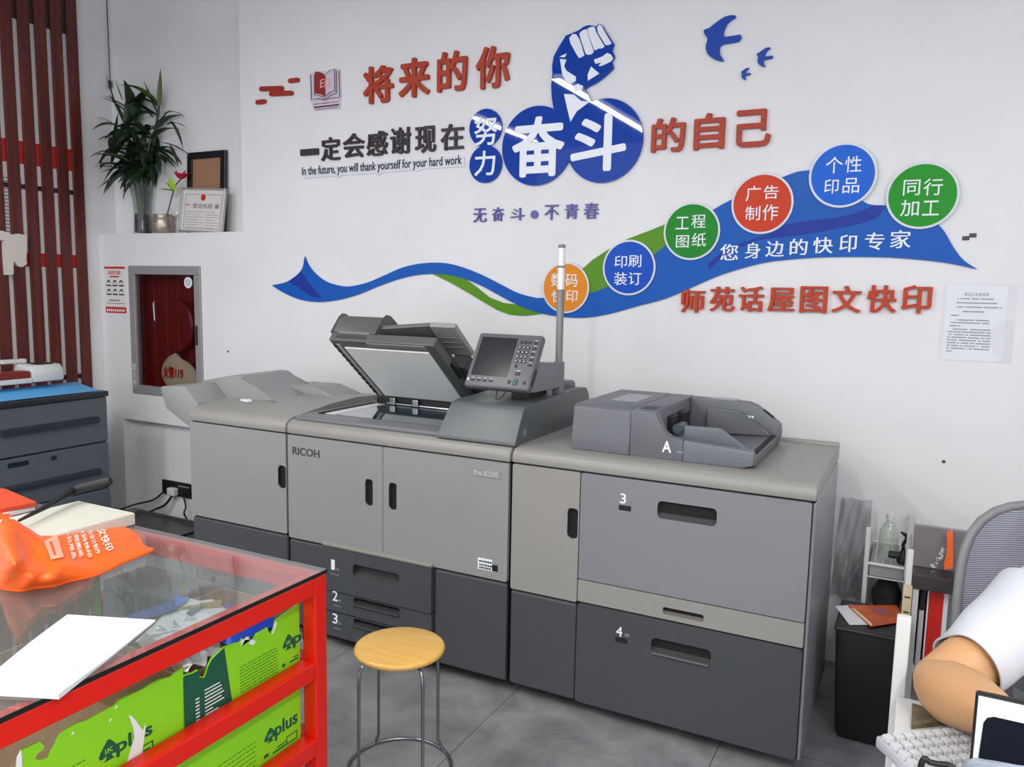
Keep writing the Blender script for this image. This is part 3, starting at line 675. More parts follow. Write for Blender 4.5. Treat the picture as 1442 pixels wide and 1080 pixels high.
# ------------------------------------------------------------------ socket strip and cables in the niche
NY = 3.56
so = thing('wall_socket', 'black twin socket plate low on the back of the bare niche', 'socket', (-4.261, NY, .14))
MB().box(-4.421, -3.995, NY-.018, NY, .146, .242, .004).build('plate', BLACK, so)
MB().box(-4.261, -4.162, NY-.019, NY-.018, .214, .224).build('markings', GREYINK, so)
plg = MB().box(-4.328, -4.261, NY-.06, NY-.018, .156, .206, .008).build('plug', WPLAST); tag(plg, 'white plug pushed into the black socket plate', 'plug')
for nm, lb, pth in (('left', 'black cable drooping left from the socket across the niche', [(-4.406, 3.53, .155), (-4.479, 3.515, .10), (-4.603, 3.45, .06), (-4.686, 3.25, .012)]),
                    ('mid', 'thick black cable dropping from the plug towards the floor box', [(-4.292, 3.515, .155), (-4.344, 3.50, .09), (-4.406, 3.46, .055), (-4.437, 3.33, .012)]),
                    ('right', 'black cable hanging straight down from the socket beside the printer', [(-4.209, 3.535, .155), (-4.167, 3.515, .10), (-4.167, 3.50, .06), (-4.178, 3.53, .012)])):
    tag(MB().tube(bezier_smooth(pth, 6, False), .006 if nm != 'mid' else .008, 7).build('power_cable', BLACK, smooth=80), lb, 'cable')
cb = thing('cable_box', 'low black cable box on the floor of the niche', 'box', (-3.95, 3.2, 0))
MB().box(-4.40, -3.62, 3.02, 3.36, 0, .085, .01).build('body', BLACK, cb)
MB().box(-4.24, -3.72, 3.06, 3.27, .085, .095, .004).build('lid', mat('black_gloss', (24, 24, 28), .2), cb)

# ------------------------------------------------------------------ wide-format printer at the far left
WF = -4.31; wz = .893; wy1 = 3.095; wy0 = 1.75; wb = -4.66
BLU = mat('blue_grey_plastic', (84, 92, 100), .42, noise=.03, nscale=4); BLU2 = mat('dark_blue_grey', (42, 48, 58), .4)
wp_ = thing('wide_format_printer', 'dark blue-grey wide printer with roll drawers by the slat screen', 'printer', ((WF+wb)/2, (wy0+wy1)/2, 0))
MB().box(wb, WF-.012, wy0, wy1-.01, .04, wz-.03, .004).build('body', BLU2, wp_)
MB().box(wb, WF+.012, wy0-.01, wy1, wz-.032, wz, .006).build('top', mat('near_black_top', (38, 40, 44), .35), wp_)
def wdrawer(z0, z1, hz0, hz1, wear):
    d = MB().box(WF-.012, WF, wy0, wy1-.008, z0, z1, .005).build('drawer', BLU, wp_)
    mb = MB(); mb.prism([(WF, hz0), (WF+.020, hz0+.004), (WF+.022, hz1-.012), (WF+.004, hz1), (WF, hz1)], 'y', 2.46, 3.02)
    mb.build('grip', BLU2, d)
wdrawer(.592, wz-.036, .708, .748, 0); wdrawer(.305, .582, .398, .436, 0); wdrawer(.06, .298, .17, .21, 0)
mb = MB(); mb.box(WF, WF+.003, 2.49, 2.60, .535, .560); mb.box(WF, WF+.003, 2.73, 2.76, .535, .556); mb.build('label', BLACK, wp_)
# blue print lying on it, rolled white trimmer behind
mb = MB(); bl = at_z(0, 553, wz+.01); 
def pr(u, v):
    return (-4.55+(WF+4.535)*v, 1.9+1.16*u, wz+.003+.036*(1-v)**1.2+.014*max(0, math.sin(PI*(u-.25)*1.3))*v*(1.2-v))
o = MB().grid(pr, 24, 8).solidify(.0015).build('blue_print_sheet', mat('sky_blue_print', (92, 172, 230), .5), smooth=60); tag(o, 'large sky blue printed sheet lying on the wide printer', 'paper')
tr = thing('paper_trimmer', 'white roller trimmer with a dark window and dark red bar on the wide printer', 'paper trimmer', (-4.585, 2.5, wz+.06))
mb = MB(); mb.prism([(-4.645, wz+.040+.03), (-4.460, wz+.040+.03), (-4.460, wz+.040+.085), (-4.485, wz+.040+.125), (-4.625, wz+.040+.13), (-4.645, wz+.040+.10)], 'y', 2.74, 2.93, .012); mb.build('end_housing', WPLAST, tr, smooth=30)
MB().box(-4.645, -4.460, 1.9, 2.74, wz+.040+.03, wz+.040+.058, .004).build('bed', WPLAST, tr)
mb = MB(); mb.box(-4.595, -4.495, 2.79, 2.89, wz+.040+.1265, wz+.040+.132, .002); mb.build('window', BLACK, tr)
MB().box(-4.555, -4.465, 1.9, 2.735, wz+.040+.058, wz+.040+.098, .008).build('pressure_bar', mat('oxblood_bar', (120, 32, 26), .4), tr)
MB().box(-4.640, -4.600, 2.66, 2.80, wz+.040+.131, wz+.040+.155, .006).build('knob', WPLAST, tr)
for y in (1.95, 2.85): MB().box(-4.615, -4.485, y, y+.05, wz+.040+.0265, wz+.040+.032).build('foot', BLACK, tr)

# ------------------------------------------------------------------ production printer line
YF = 2.56
def pocket_panel(mb, x0, x1, z0, z1, y, th, holes, rnd=.006):
    """front panel facing -Y with rectangular hand pockets left open"""
    xs = sorted({x0, x1, *[h[0] for h in holes], *[h[1] for h in holes]}); zs = sorted({z0, z1, *[h[2] for h in holes], *[h[3] for h in holes]})
    for i in range(len(xs)-1):
        for j in range(len(zs)-1):
            cx, cz = (xs[i]+xs[i+1])/2, (zs[j]+zs[j+1])/2
            if any(h[0] < cx < h[1] and h[2] < cz < h[3] for h in holes): continue
            mb.face([(xs[i], y, zs[j]), (xs[i+1], y, zs[j]), (xs[i+1], y, zs[j+1]), (xs[i], y, zs[j+1])])
    for a, b in (((x0, z0), (x1, z0)), ((x1, z0), (x1, z1)), ((x1, z1), (x0, z1)), ((x0, z1), (x0, z0))):
        mb.face([(a[0], y, a[1]), (b[0], y, b[1]), (b[0], y+th, b[1]), (a[0], y+th, a[1])])
    for (hx0, hx1, hz0, hz1) in holes:
        r = min(.016, (hz1-hz0)*.32, (hx1-hx0)*.32)
        for cx, cz, sx, sz in ((hx0, hz0, 1, 1), (hx1, hz0, -1, 1), (hx1, hz1, -1, -1), (hx0, hz1, 1, -1)):
            p_ = [(cx, cz)] + [(cx+sx*r-sx*r*math.sin(t), cz+sz*r-sz*r*math.cos(t)) for t in [PI/2*k/5 for k in range(6)]]
            A_ = [(p[0], y+.0003, p[1]) for p in p_]; B_ = [(p[0], y+.008, p[1]) for p in p_]
            mb.face(A_); 
            for i in range(1, 6): mb.face([A_[i], A_[i+1], B_[i+1], B_[i]])
    bmesh.ops.remove_doubles(mb.bm, verts=mb.bm.verts[:], dist=1e-5)
    bmesh.ops.recalc_face_normals(mb.bm, faces=mb.bm.faces[:])
    ed = [e for e in mb.bm.edges if len(e.link_faces) == 2 and max(min(abs(v.co.x-x0), abs(v.co.x-x1)) if abs(e.verts[0].co.z-e.verts[1].co.z) > 1e-6 else min(abs(v.co.z-z0), abs(v.co.z-z1)) for v in e.verts) < 1e-4 and abs(e.link_faces[0].normal.dot(e.link_faces[1].normal)) < .5]
    if rnd: bmesh.ops.bevel(mb.bm, geom=ed, offset=rnd, segments=2, profile=.5, affect='EDGES', clamp_overlap=True)
    return mb
POCK = mat('pocket_shade_grey', (52, 53, 56), .5)  # pocket liners darker than their panels: recess shade put into the colour
def pocket(parent, h, y, depth, m=None, slope=True, name='handle'):
    """moulded hand recess: side walls, a sloped floor and a thin rounded lip"""
    x0, x1, z0, z1 = h; mb = MB(); yb = y+depth
    zf = z0+(z1-z0)*.35 if slope else z0
    mb.face([(x0, y, z0), (x1, y, z0), (x1, yb, zf), (x0, yb, zf)]); mb.face([(x0, y, z1), (x0, yb, z1), (x1, yb, z1), (x1, y, z1)])
    mb.face([(x0, y, z0), (x0, yb, zf), (x0, yb, z1), (x0, y, z1)]); mb.face([(x1, y, z0), (x1, y, z1), (x1, yb, z1), (x1, yb, zf)])
    mb.face([(x0, yb, zf), (x1, yb, zf), (x1, yb, z1), (x0, yb, z1)])
    return mb.build(name, m or POCK, parent, recalc=False)
def xz(px, py): p = at_y(px, py, YF); return p.x, p.z

# --- finisher
FX0, FX1 = -2.992, -2.404
fin = thing('finisher', 'light grey finisher cabinet with output tray, leftmost of the printer line', 'printer', ((FX0+FX1)/2, 2.9, 0))
mb = MB(); mb.box(FX0+.002, FX1-.003, YF+.015, 3.22, .055, .912, .004); mb.build('body', CHASSIS, fin)
for x in (FX0+.08, FX1-.08):
    for y in (2.66, 3.12): MB().lathe([(.022, 0), (.026, .004), (.026, .05), (.01, .056)], (x, y, 0), 12).build('foot', BLACK, fin)
hp = (-2.452, -2.408, .665, .765)
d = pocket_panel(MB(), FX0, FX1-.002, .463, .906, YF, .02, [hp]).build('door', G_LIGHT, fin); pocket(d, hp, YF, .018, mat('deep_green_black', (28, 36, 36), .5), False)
MB().box(FX0, FX1-.002, YF+.002, YF+.02, .058, .455, .012).build('lower_panel', G_DARK, fin)
mb = MB(); mb.prism([(YF+.03, .912), (YF-.002, .912), (YF-.002, .935), (YF+.004, .953), (YF+.02, .967), (YF+.05, .975), (2.85, 1.002), (3.05, 1.012), (3.22, 1.005), (3.22, .912)], 'x', FX0, FX1-.002, .004); mb.build('top_cover', G_COVER, fin, smooth=40)
mb = MB(); mb.prism([(-2.985, .84), (-3.20, .945), (-3.235, 1.045), (-3.215, 1.05), (-3.07, 1.062), (-2.985, .985)], 'y', 2.60, 2.80, .006); mb.build('output_tray', G_LIGHT, fin, smooth=40)
mb = MB(); mb.prism([(-3.19, 1.0), (-3.20, 1.055), (-2.95, 1.105), (-2.90, 1.105), (-2.80, 1.045), (-2.62, .99), (-2.985, .98)], 'y', 2.79, 3.12, .012); mb.build('tray_flap', G_LIGHT, fin, smooth=40)
mb = MB(); mb.prism([(-2.84, 1.0), (-2.82, 1.045), (-2.63, 1.048), (-2.50, 1.01), (-2.50, .99)], 'y', 3.0, 3.2, .006); mb.build('rear_hump', G_LIGHT, fin, smooth=40)
p = at_z(349, 567, .985); MB().prism([(p.x-.035, p.y-.012), (p.x+.03, p.y-.028), (p.x+.036, p.y-.008), (p.x-.005, p.y+.02)], 'z', .975+.05*(p.y-YF)*1.8, .984+.05*(p.y-YF)*1.8).build('sticker', PAPER, fin)

# --- main engine
MX0, MX1 = -2.396, -1.316
eng = thing('print_engine', 'large grey digital press with open scanner lid and twin front doors', 'printer', ((MX0+MX1)/2, 2.9, 0))
MB().box(MX0+.002, MX1-.003, YF+.015, 3.28, .055, .912, .004).build('body', CHASSIS, eng)
for x in (MX0+.1, MX1-.1):
    for y in (2.68, 3.18): MB().lathe([(.022, 0), (.026, .004), (.026, .05), (.01, .056)], (x, y, 0), 12).build('caster', BLACK, eng)
mb = MB(); mb.prism([(YF+.03, .912), (YF-.002, .912), (YF-.002, .935), (YF+.004, .953), (YF+.02, .965), (YF+.05, .968), (3.28, .968), (3.28, .912)], 'x', MX0, MX1, .004); mb.build('top_cover', G_COVER, eng, smooth=40)
xs = xz(539, 700)[0]
hl = (xs-.088, xs-.050, .655, .765); hr = (xs+.030, xs+.068, .655, .765)
d1 = pocket_panel(MB(), MX0+.002, xs-.0015, .452, .906, YF, .02, [hl]).build('door', G_LIGHT, eng)
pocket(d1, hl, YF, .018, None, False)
d2 = pocket_panel(MB(), xs+.0015, MX1-.004, .452, .906, YF, .02, [hr]).build('door', G_LIGHT, eng)
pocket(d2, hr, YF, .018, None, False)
a = xz(412, 634); b = xz(450, 637)
mb = MB(); text_y(mb, 'RICOH', a[0], b[0], a[1]-.017, a[1]+.017, YF+.0005, .002, .018); mb.build('brand_lettering', mat('charcoal_print', (64, 62, 68), .5), d1)
a = xz(664, 662); b = xz(706, 671); zc = (a[1]+b[1])/2
bd = MB().box(a[0], b[0], YF-.002, YF+.001, zc-.016, zc+.016, .0008).build('model_badge', mat('badge_grey', (138, 137, 140), .3), d2)
mb = MB(); text_y(mb, 'Pro 8220S', a[0]+.012, b[0]-.012, zc-.010, zc+.010, YF-.002, .001, .008); mb.build('badge_lettering', mat('badge_silver', (190, 190, 192), .3), bd)
a = xz(673, 788); b = xz(693, 801)
st = MB().box(a[0], b[0], YF-.001, YF+.001, (a[1]+b[1])/2-.022, (a[1]+b[1])/2+.022).build('white_label', PAPER, d2); zc = (a[1]+b[1])/2
mb = MB()
for r_, z in enumerate((.010, -.004, -.015)):
    x = a[0]+.006
    while x < b[0]-.008:
        wd = random.uniform(.004, .009); mb.box(x, x+wd, YF-.0015, YF-.001, zc+z-.0035, zc+z+.0035); x += wd+.002
mb.build('label_print', INK, st)
p = xz(697, 800); MB().box(p[0]-.012, p[0]+.012, YF-.0012, YF+.001, p[1]-.012, p[1]+.012).build('black_label', BLACK, d2)
# dark lower front: side panels and the drawer block
DX0, DX1 = -2.198, -1.647
MB().box(MX0+.002, DX0-.003, YF+.002, YF+.02, .058, .444, .012).build('lower_panel', G_DARK, eng)
MB().box(DX1+.003, MX1-.004, YF+.002, YF+.02, .058, .444, .012).build('lower_panel', G_DARK, eng)
MB().prism([(YF-.014, .452), (YF-.016, .460), (YF-.004, .466), (YF+.02, .466), (YF+.02, .452)], 'x', DX0, DX1, .001).build('drawer_ledge', mat('pale_olive_grey', (134, 138, 128), .4), eng)
h1 = (-2.035, -1.80, .345, .398)
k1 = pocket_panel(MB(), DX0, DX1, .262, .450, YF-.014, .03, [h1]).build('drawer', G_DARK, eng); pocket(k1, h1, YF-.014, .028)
def slim_drawer(z0, z1):
    mb = MB(); h = (-2.035, -1.80, z1-.030, z1-.004)
    k = pocket_panel(mb, DX0, DX1, z0, z1, YF-.010, .03, [h], .004).build('drawer', G_DARK, eng)
    MB().prism([(YF-.012, z1-.046), (YF-.022, z1-.034), (YF-.022, z1-.030), (YF-.010, z1-.030)], 'x', -2.035, -1.80, .002).build('pull_lip', G_DARK, k)
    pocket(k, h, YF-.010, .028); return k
k2 = slim_drawer(.170, .257); k3 = slim_drawer(.058, .165)
def numeral(parent, ch, px, py, hpx, y, m=WHITE, sub=True):
    p = at_y(px, py, y); hh = (at_y(px, py-hpx/2, y).z-at_y(px, py+hpx/2, y).z)
    mb = MB(); wd = hh*(.62 if ch != '1' else .44)
    text_y(mb, ch, p.x-wd/2, p.x+wd/2, p.z-hh/2, p.z+hh/2, y+.0004, .0016, .004)
    mb.build('numeral', m, parent)
    if sub: MB().box(p.x+hh*.42, p.x+hh*.72, y-.0008, y+.0004, p.z-hh*.48, p.z-hh*.28).box(p.x-hh*.25, p.x+hh*.72, y-.0008, y+.0004, p.z-hh*1.0, p.z-hh*.90).build('size_mark', mat('mark_grey', (120, 122, 126), .4), parent)
numeral(k1, '1', 469, 795, 14, YF-.014); numeral(k2, '2', 472, 839, 14, YF-.010); numeral(k3, '3', 472, 871, 14, YF-.010)
# scanner deck
dz = .968
mb = MB(); mb.prism([(YF+.035, dz), (YF+.035, dz+.012), (YF+.045, dz+.018), (3.16, dz+.018), (3.16, dz)], 'x', MX0+.015, MX1-.25, .003); mb.build('scanner_deck', mat('deck_grey', (112, 113, 118), .4), eng, smooth=40)
MB().box(MX0+.15, MX1-.33, 2.70, 3.07, dz+.018, dz+.0195).build('platen_glass', mat('dark_platen', (46, 62, 72), .04, coat=1.0), eng)
MB().box(MX0+.06, MX0+.085, 2.69, 3.08, dz+.018, dz+.022, .001).build('scan_slit', GAP, eng)
MB().box(MX0+.09, MX0+.145, 2.70, 3.07, dz+.018, dz+.0205, .001).build('size_scale', WPLAST, eng)
MB().tube([(MX0+.15, 3.075, dz+.024), (MX1-.33, 3.075, dz+.024)], .006, 8).build('hinge_bar', CHROME, eng)
MB().box(MX0+.08, MX1-.34, 3.085, 3.16, dz+.018, dz+.05, .004).build('hinge_block', BLACK, eng)
for x in (MX0+.17, MX0+.30): MB().box(x, x+.035, 3.06, 3.11, dz+.018, dz+.055, .006).build('hinge_clip', CHROME, eng)
# open lid in its own slanted frame: u along the hinge, v towards the free edge, w out of its back
LY, LZ0 = 3.105, 1.000; th = math.radians(39.4)
LU = Vector((1, 0, 0)); LV = Vector((0, -math.cos(th), math.sin(th))); LW = Vector((0, math.sin(th), math.cos(th)))
LX0 = -2.309; LO = Vector((LX0, LY, LZ0))
ML = Matrix(((LU.x, LV.x, LW.x, LO.x), (LU.y, LV.y, LW.y, LO.y), (LU.z, LV.z, LW.z, LO.z), (0, 0, 0, 1)))
lid = MB().box(0, .545, -.01, .487, .0, .045, .006, M=ML).build('scanner_lid', G_ADF, eng)
MB().box(.062, .500, .055, .44, -.006, .001, .002, M=ML).build('white_pad', mat('platen_white', (234, 236, 234), .4), lid)
mb = MB(); mb.box(.028, .046, .05, .46, -.004, .001, .001, M=ML); mb.build('read_strip', mat('strip_silver', (178, 178, 182), .3, metal=.3), lid)
mb = MB()
for k in range(11): mb.box(.006, .022, .07+.036*k, .07+.036*k+.022, -.003, .001, 0, M=ML)
mb.build('roller', BLACK, lid)
mb = MB(); mb.box(.03, .20, .462, .487, .010, .050, .003, M=ML); mb.build('front_lip', mat('lip_grey', (122, 125, 120), .4), lid)
mb = MB(); mb.box(.20, .50, .455, .480, -.003, .012, .003, M=ML); mb.build('front_grip', mat('lip_grey', (122, 125, 120), .4), lid)
# feeder block (left), tapering to the lid edge
mb = MB(); prof = [(.03, .045), (.487, .045), (.486, .120), (.478, .142), (.455, .156), (.42, .160), (.10, .165), (.03, .14)]
mb.prism(prof, 'x', 0, .240, .010, M=ML); mb.build('feeder_block', G_ADF, lid, smooth=40)
mb = MB(); mb.box(.240, .540, .05, .465, .044, .056, .003, M=ML); mb.build('output_bed', mat('cavity_shade_grey', (62, 64, 62), .5), lid)  # dark tone paints in the shade under the input tray
mb = MB(); mb.hexa([ML @ Vector(q) for q in ((.235, .08, .080), (.235, .475, .080), (.470, .475, .108), (.470, .08, .108), (.235, .08, .100), (.235, .475, .100), (.470, .475, .128), (.470, .08, .128))], .004); mb.build('input_tray', mat('tray_grey', (100, 102, 98), .45), lid)
mb = MB(); mb.box(.474, .600, .275, .478, .104, .128, .004, M=ML); mb.build('tray_extension', mat('tray_light_grey', (146, 148, 146), .45), lid)
mb = MB()
for v in (.33, .365, .40): mb.box(.492, .585, v, v+.006, .1005, .1045, .001, M=ML)
mb.build('tray_rib', mat('tray_grey', (100, 102, 98)), lid)
MB().box(.500, .575, .02, .27, .046, .122, .006, M=ML).build('side_housing', mat('cavity_shade_grey', (62, 64, 62)), lid)  # solid dark block standing in for the shaded cavity beside the tray
MB().box(.540, .5465, .22, .33, .012, .034, .001, M=ML).build('side_vent', GAP, lid)
# control hump on the right of the deck
HX0, HX1 = -1.645, -1.303
hm = MB()
def hum(u, v):  # v from front to back, u over the top
    pass
prof = [(YF+.012, .97), (YF+.016, .985), (YF+.075, 1.090), (YF+.105, 1.108), (YF+.20, 1.112), (3.20, 1.125), (3.28, 1.10), (3.30, 1.05), (3.30, .97)]
mb = MB(); prof2 = bezier_smooth(prof, 3, False)
L_ = [mb.bm.verts.new((HX0+.0+max(0, (z-.97))*.19, y, z)) for y, z in prof2]; R_ = [mb.bm.verts.new((HX1, y, z)) for y, z in prof2]
n_ = len(prof2); mb.bm.faces.new(L_); mb.bm.faces.new(R_[::-1])
for i in range(n_): mb.bm.faces.new((L_[i], L_[(i+1) % n_], R_[(i+1) % n_], R_[i]))
sharp = [e for e in mb.bm.edges if (e.verts[0] in L_ and e.verts[1] in L_) or (e.verts[0] in R_ and e.verts[1] in R_)]
bmesh.ops.recalc_face_normals(mb.bm, faces=mb.bm.faces[:])
bmesh.ops.bevel(mb.bm, geom=[e for e in sharp if e.verts[0].co.z > .975 or e.verts[1].co.z > .975], offset=.018, segments=4, profile=.5, affect='EDGES', clamp_overlap=True)
hump = mb.build('control_hump', G_HUMP, eng, smooth=50)
p = at_x(739, 609, HX1); mb = MB(); mb.box(HX1-.001, HX1+.001, p.y-.012, p.y+.012, p.z-.014, p.z+.014); mb.build('hump_label', GREYINK, hump)
# operation panel: slanted box with screen and keys
PT = math.atan2(.13, .203)
PX0, PX1 = -1.597, -1.312; PWd = PX1-PX0; PHt = .243
PO = Vector((PX0, 2.688, 1.165)); PU = Vector((1, 0, 0)); PV = Vector((0, math.sin(PT), math.cos(PT))); PN = Vector((0, -math.cos(PT), math.sin(PT)))
MP = Matrix(((PU.x, PV.x, PN.x, PO.x), (PU.y, PV.y, PN.y, PO.y), (PU.z, PV.z, PN.z, PO.z), (0, 0, 0, 1)))
pan = MB().box(0, PWd, 0, PHt, -.036, 0, .010, M=MP, seg=3).build('operation_panel', mat('panel_grey', (96, 96, 100), .4), eng, smooth=40)
MB().box(.020, .180, .050, .222, -.001, .0012, .0006, M=MP).build('screen', mat('dark_screen', (30, 29, 36), .18), pan)
KEY = mat('key_dark', (48, 49, 54), .4); KEYL = mat('key_white', (196, 198, 200), .5); KEYG = mat('key_green', (44, 84, 78), .4)
def key(x, y, wd, ht, m=KEY): MB().box(x-wd/2, x+wd/2, y-ht/2, y+ht/2, -.001, .004, .001, M=MP).build('key', m, pan)
for r_ in range(4):
    for c_ in range(3): key(.201+.0175*c_, .181-.020*r_, .011, .012)
for c_ in range(3): key(.201+.0175*c_, .206, .011, .011)
key(.2055, .100, .011, .012)
for r_ in range(5): key(.263, .206-.0245*r_, .014, .011)
key(.222, .068, .020, .014); key(.222, .030, .019, .026, KEYG); key(.262, .030, .011, .011)
for c_ in range(4): key(.035+.027*c_, .028, .015, .009)
key(.196, .030, .011, .013)
mb = MB()
for r_ in range(4):
    for c_ in range(3): mb.box(.198+.0175*c_, .204+.0175*c_, .178-.020*r_, .183-.020*r_, .004, .0044, 0, M=MP)
for c_ in range(4): mb.box(.029+.027*c_, .041+.027*c_, .036, .039, 0, .0006, 0, M=MP)
for r_ in range(5): mb.box(.256, .270, .214-.0245*r_, .217-.0245*r_, 0, .0006, 0, M=MP)
mb.box(.010, .018, .024, .036, 0, .001, 0, M=MP); mb.box(.212, .232, .078, .081, 0, .0006, 0, M=MP); mb.build('key_marks', KEYL, pan)
mb = MB(); mb.box(PWd-.0005, PWd+.002, .03, .10, -.030, -.010, .0006, M=MP); mb.build('side_port', BLACK, pan)
bp0 = MP @ Vector((.15, .012, -.015))
mb = MB(); mb.tube([bp0, bp0+Vector((.0, -.02, -.03)), bp0+Vector((.005, -.03, -.045)), bp0+Vector((.02, -.02, -.04)), bp0+Vector((.03, 0, -.02))], .0025, 6); mb.build('stylus_cord', BLACK, pan)
# arm block behind the panel and signal pole
arm = MB().prism([(2.742, 1.150), (2.765, 1.150), (3.0, 1.142), (3.0, 1.245), (2.95, 1.252), (2.80, 1.262), (2.775, 1.225)], 'x', -1.50, -1.316, .006).build('panel_arm', mat('arm_grey', (116, 115, 122), .4), eng)
MB().box(-1.44, -1.36, 2.80, 2.97, 1.108, 1.152, .004).build('arm_foot', BLACK, arm)
pole = thing('signal_pole', 'slim grey status light pole with a white translucent top on the press', 'signal light', (-1.327, 2.985, 1.10))
MB().lathe([(.015, 0), (.015, .425), (.012, .43)], (-1.333, 3.02, 1.12), 16).build('post', mat('pole_grey', (122, 124, 124), .35), pole, smooth=50)
MB().lathe([(.0145, 0), (.0145, .088)], (-1.333, 3.02, 1.548), 16).build('lower_lens', mat('lens_white', (236, 238, 240), .3), pole, smooth=50)
MB().lathe([(.0155, 0), (.0155, .008)], (-1.333, 3.02, 1.636), 16).build('lens_collar', GREYINK, pole, smooth=50)
MB().lathe([(.0145, 0), (.0145, .072)], (-1.333, 3.02, 1.644), 16).build('upper_lens', mat('lens_white', (236, 238, 240)), pole, smooth=50)
MB().lathe([(.0152, 0), (.0152, .010), (.012, .014)], (-1.333, 3.02, 1.716), 16).build('cap', mat('pole_grey', (122, 124, 124)), pole, smooth=50)
MB().box(-1.352, -1.314, 3.0, 3.04, 1.10, 1.25, .004).build('pole_base', mat('arm_grey', (116, 115, 122)), pole)
mb = MB(); mb.box(-1.46, -1.35, 3.14, 3.26, 1.105, 1.15, .016); mb.build('rear_bump', G_HUMP, eng, smooth=50)

# --- large capacity tray unit
TX0, TX1 = -1.308, -.252
lct = thing('paper_tray_unit', 'wide grey paper supply cabinet with drawers 3 and 4, rightmost of the printer line', 'printer', ((TX0+TX1)/2, 2.9, 0))
MB().box(TX0+.002, TX1-.004, YF+.015, 3.27, .055, .912, .006).build('body', CHASSIS, lct)
MB().box(TX1-.010, TX1, YF+.012, 3.275, .055, .905, .004).build('side_panel', mat('side_grey', (136, 138, 143), .35), lct)
for x in (TX0+.1, TX1-.1):
    for y in (2.68, 3.18): MB().lathe([(.022, 0), (.026, .004), (.026, .05), (.01, .056)], (x, y, 0), 12).build('caster', BLACK, lct)
mb = MB(); mb.prism([(YF+.03, .914), (YF-.002, .914), (YF-.002, .935), (YF+.004, .953), (YF+.02, .965), (YF+.05, .970), (3.25, .970), (3.25, .982), (3.28, .982), (3.28, .914)], 'x', TX0+.001, TX1, .005); mb.build('top_cover', G_COVER, lct, smooth=40)
tx = -1.034
ht = (tx-.046, tx-.006, .665, .775)
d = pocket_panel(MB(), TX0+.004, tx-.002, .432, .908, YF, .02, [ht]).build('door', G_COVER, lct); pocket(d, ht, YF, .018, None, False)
MB().box(TX0+.004, tx-.002, YF+.001, YF+.02, .058, .425, .013).build('lower_panel', G_DARK, lct)
a = xz(926, 712); b = xz(1009, 736)
h3 = (a[0], b[0], .772-.0, .772+.062); zc = (at_y(966, 723, YF).z); h3 = (a[0], b[0], zc-.030, zc+.030)
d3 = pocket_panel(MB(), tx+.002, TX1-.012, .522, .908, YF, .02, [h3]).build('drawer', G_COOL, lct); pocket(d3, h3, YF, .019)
a = xz(933, 863); b = xz(991, 868); zc = at_y(962, 865, YF).z; hb_ = (a[0], b[0], zc-.013, zc+.012)
bd_ = pocket_panel(MB(), tx+.002, TX1-.012, .438, .518, YF, .02, [hb_], .004).build('band_panel', G_COVER, lct); pocket(bd_, hb_, YF, .018, mat('brown_grey_pocket', (112, 106, 102), .5))
a = xz(917, 911); b = xz(1001, 926); zc = at_y(959, 917, YF).z; h4 = (a[0], b[0], zc-.026, zc+.026)
d4 = pocket_panel(MB(), tx+.002, TX1-.012, .058, .432, YF, .02, [h4], .014).build('drawer', G_DARK, lct); pocket(d4, h4, YF, .019, mat('deep_pocket_shade', (34, 34, 36), .5))
MB().prism([(YF-.0005, h4[2]-.012), (YF-.010, h4[2]-.003), (YF-.008, h4[2]+.003), (YF+.002, h4[2]+.002)], 'x', h4[0]+.004, h4[1]-.004, .002).build('pull_lip', mat('lip_dark', (84, 86, 88), .4), d4)
numeral(d3, '3', 877.5, 702, 14, YF, WHITE, False); numeral(d4, '4', 872, 889, 14, YF, WHITE, False)
for dd, (px_, py_) in ((d3, (880, 715)), (d4, (875, 901))):
    p = at_y(px_, py_, YF); MB().box(p.x-.022, p.x+.022, YF-.0012, YF+.001, p.z-.010, p.z+.008, .0005).build('indicator_window', BLACK, dd)
    p = at_y(px_+8, py_-7, YF); MB().box(p.x-.008, p.x+.008, YF-.001, YF+.001, p.z-.006, p.z+.004).build('size_mark', mat('mark_grey', (120, 122, 126)), dd)

# --- multi-sheet feeder marked A on top of the tray unit
AZ = .970; AY0, AY1 = 2.652, 3.17
AX0, AXs, AXn, AX1 = -1.112, -.890, -.700, -.462
fd = thing('sheet_feeder', 'bluish grey open sheet feeder marked A on top of the supply cabinet', 'paper feeder', ((AX0+AX1)/2, 2.9, AZ))
mb = MB(); mb.prism([(AY0-.004, AZ), (AY0, AZ+.05), (AY0+.014, AZ+.155), (AY0+.03, AZ+.166), (AY1, AZ+.166), (AY1, AZ)], 'x', AX0, AXs-.001, .006); mb.build('side_housing', G_FEED, fd, smooth=40)
# centre section: solid below, with the wedge cut out towards the tray
mb = MB(); mb.prism([(AXs+.001, AZ), (AXs+.001, AZ+.163), (-.800, AZ+.163), (-.765, AZ+.09), (-.745, AZ+.078), (AXn, AZ+.076), (AXn, AZ)], 'y', AY0, AY0+.035, .003); mb.build('front_cheek', G_FEED, fd, smooth=40)
mb = MB(); mb.prism([(AXs+.001, AZ), (AXs+.001, AZ+.165), (-.80, AZ+.165), (-.80, AZ+.05), (AXn, AZ+.03), (AXn, AZ)], 'y', AY0+.035, AY1, .003); mb.build('feed_housing', G_FEED, fd, smooth=40)
mb = MB(); mb.box(-.80, -.775, 2.80, 2.86, AZ+.06, AZ+.13, .003); mb.box(-.80, -.77, 2.92, 3.0, AZ+.06, AZ+.13, .003); mb.box(-.80, -.772, 2.70, 2.735, AZ+.045, AZ+.09, .003); mb.build('feed_window', BLACK, fd)
MB().lathe([(.018, -.04), (.018, .04)], (-.762, 2.84, AZ+.085), 16, 'y').build('roller', mat('roller_grey', (90, 100, 108), .5), fd, smooth=50)
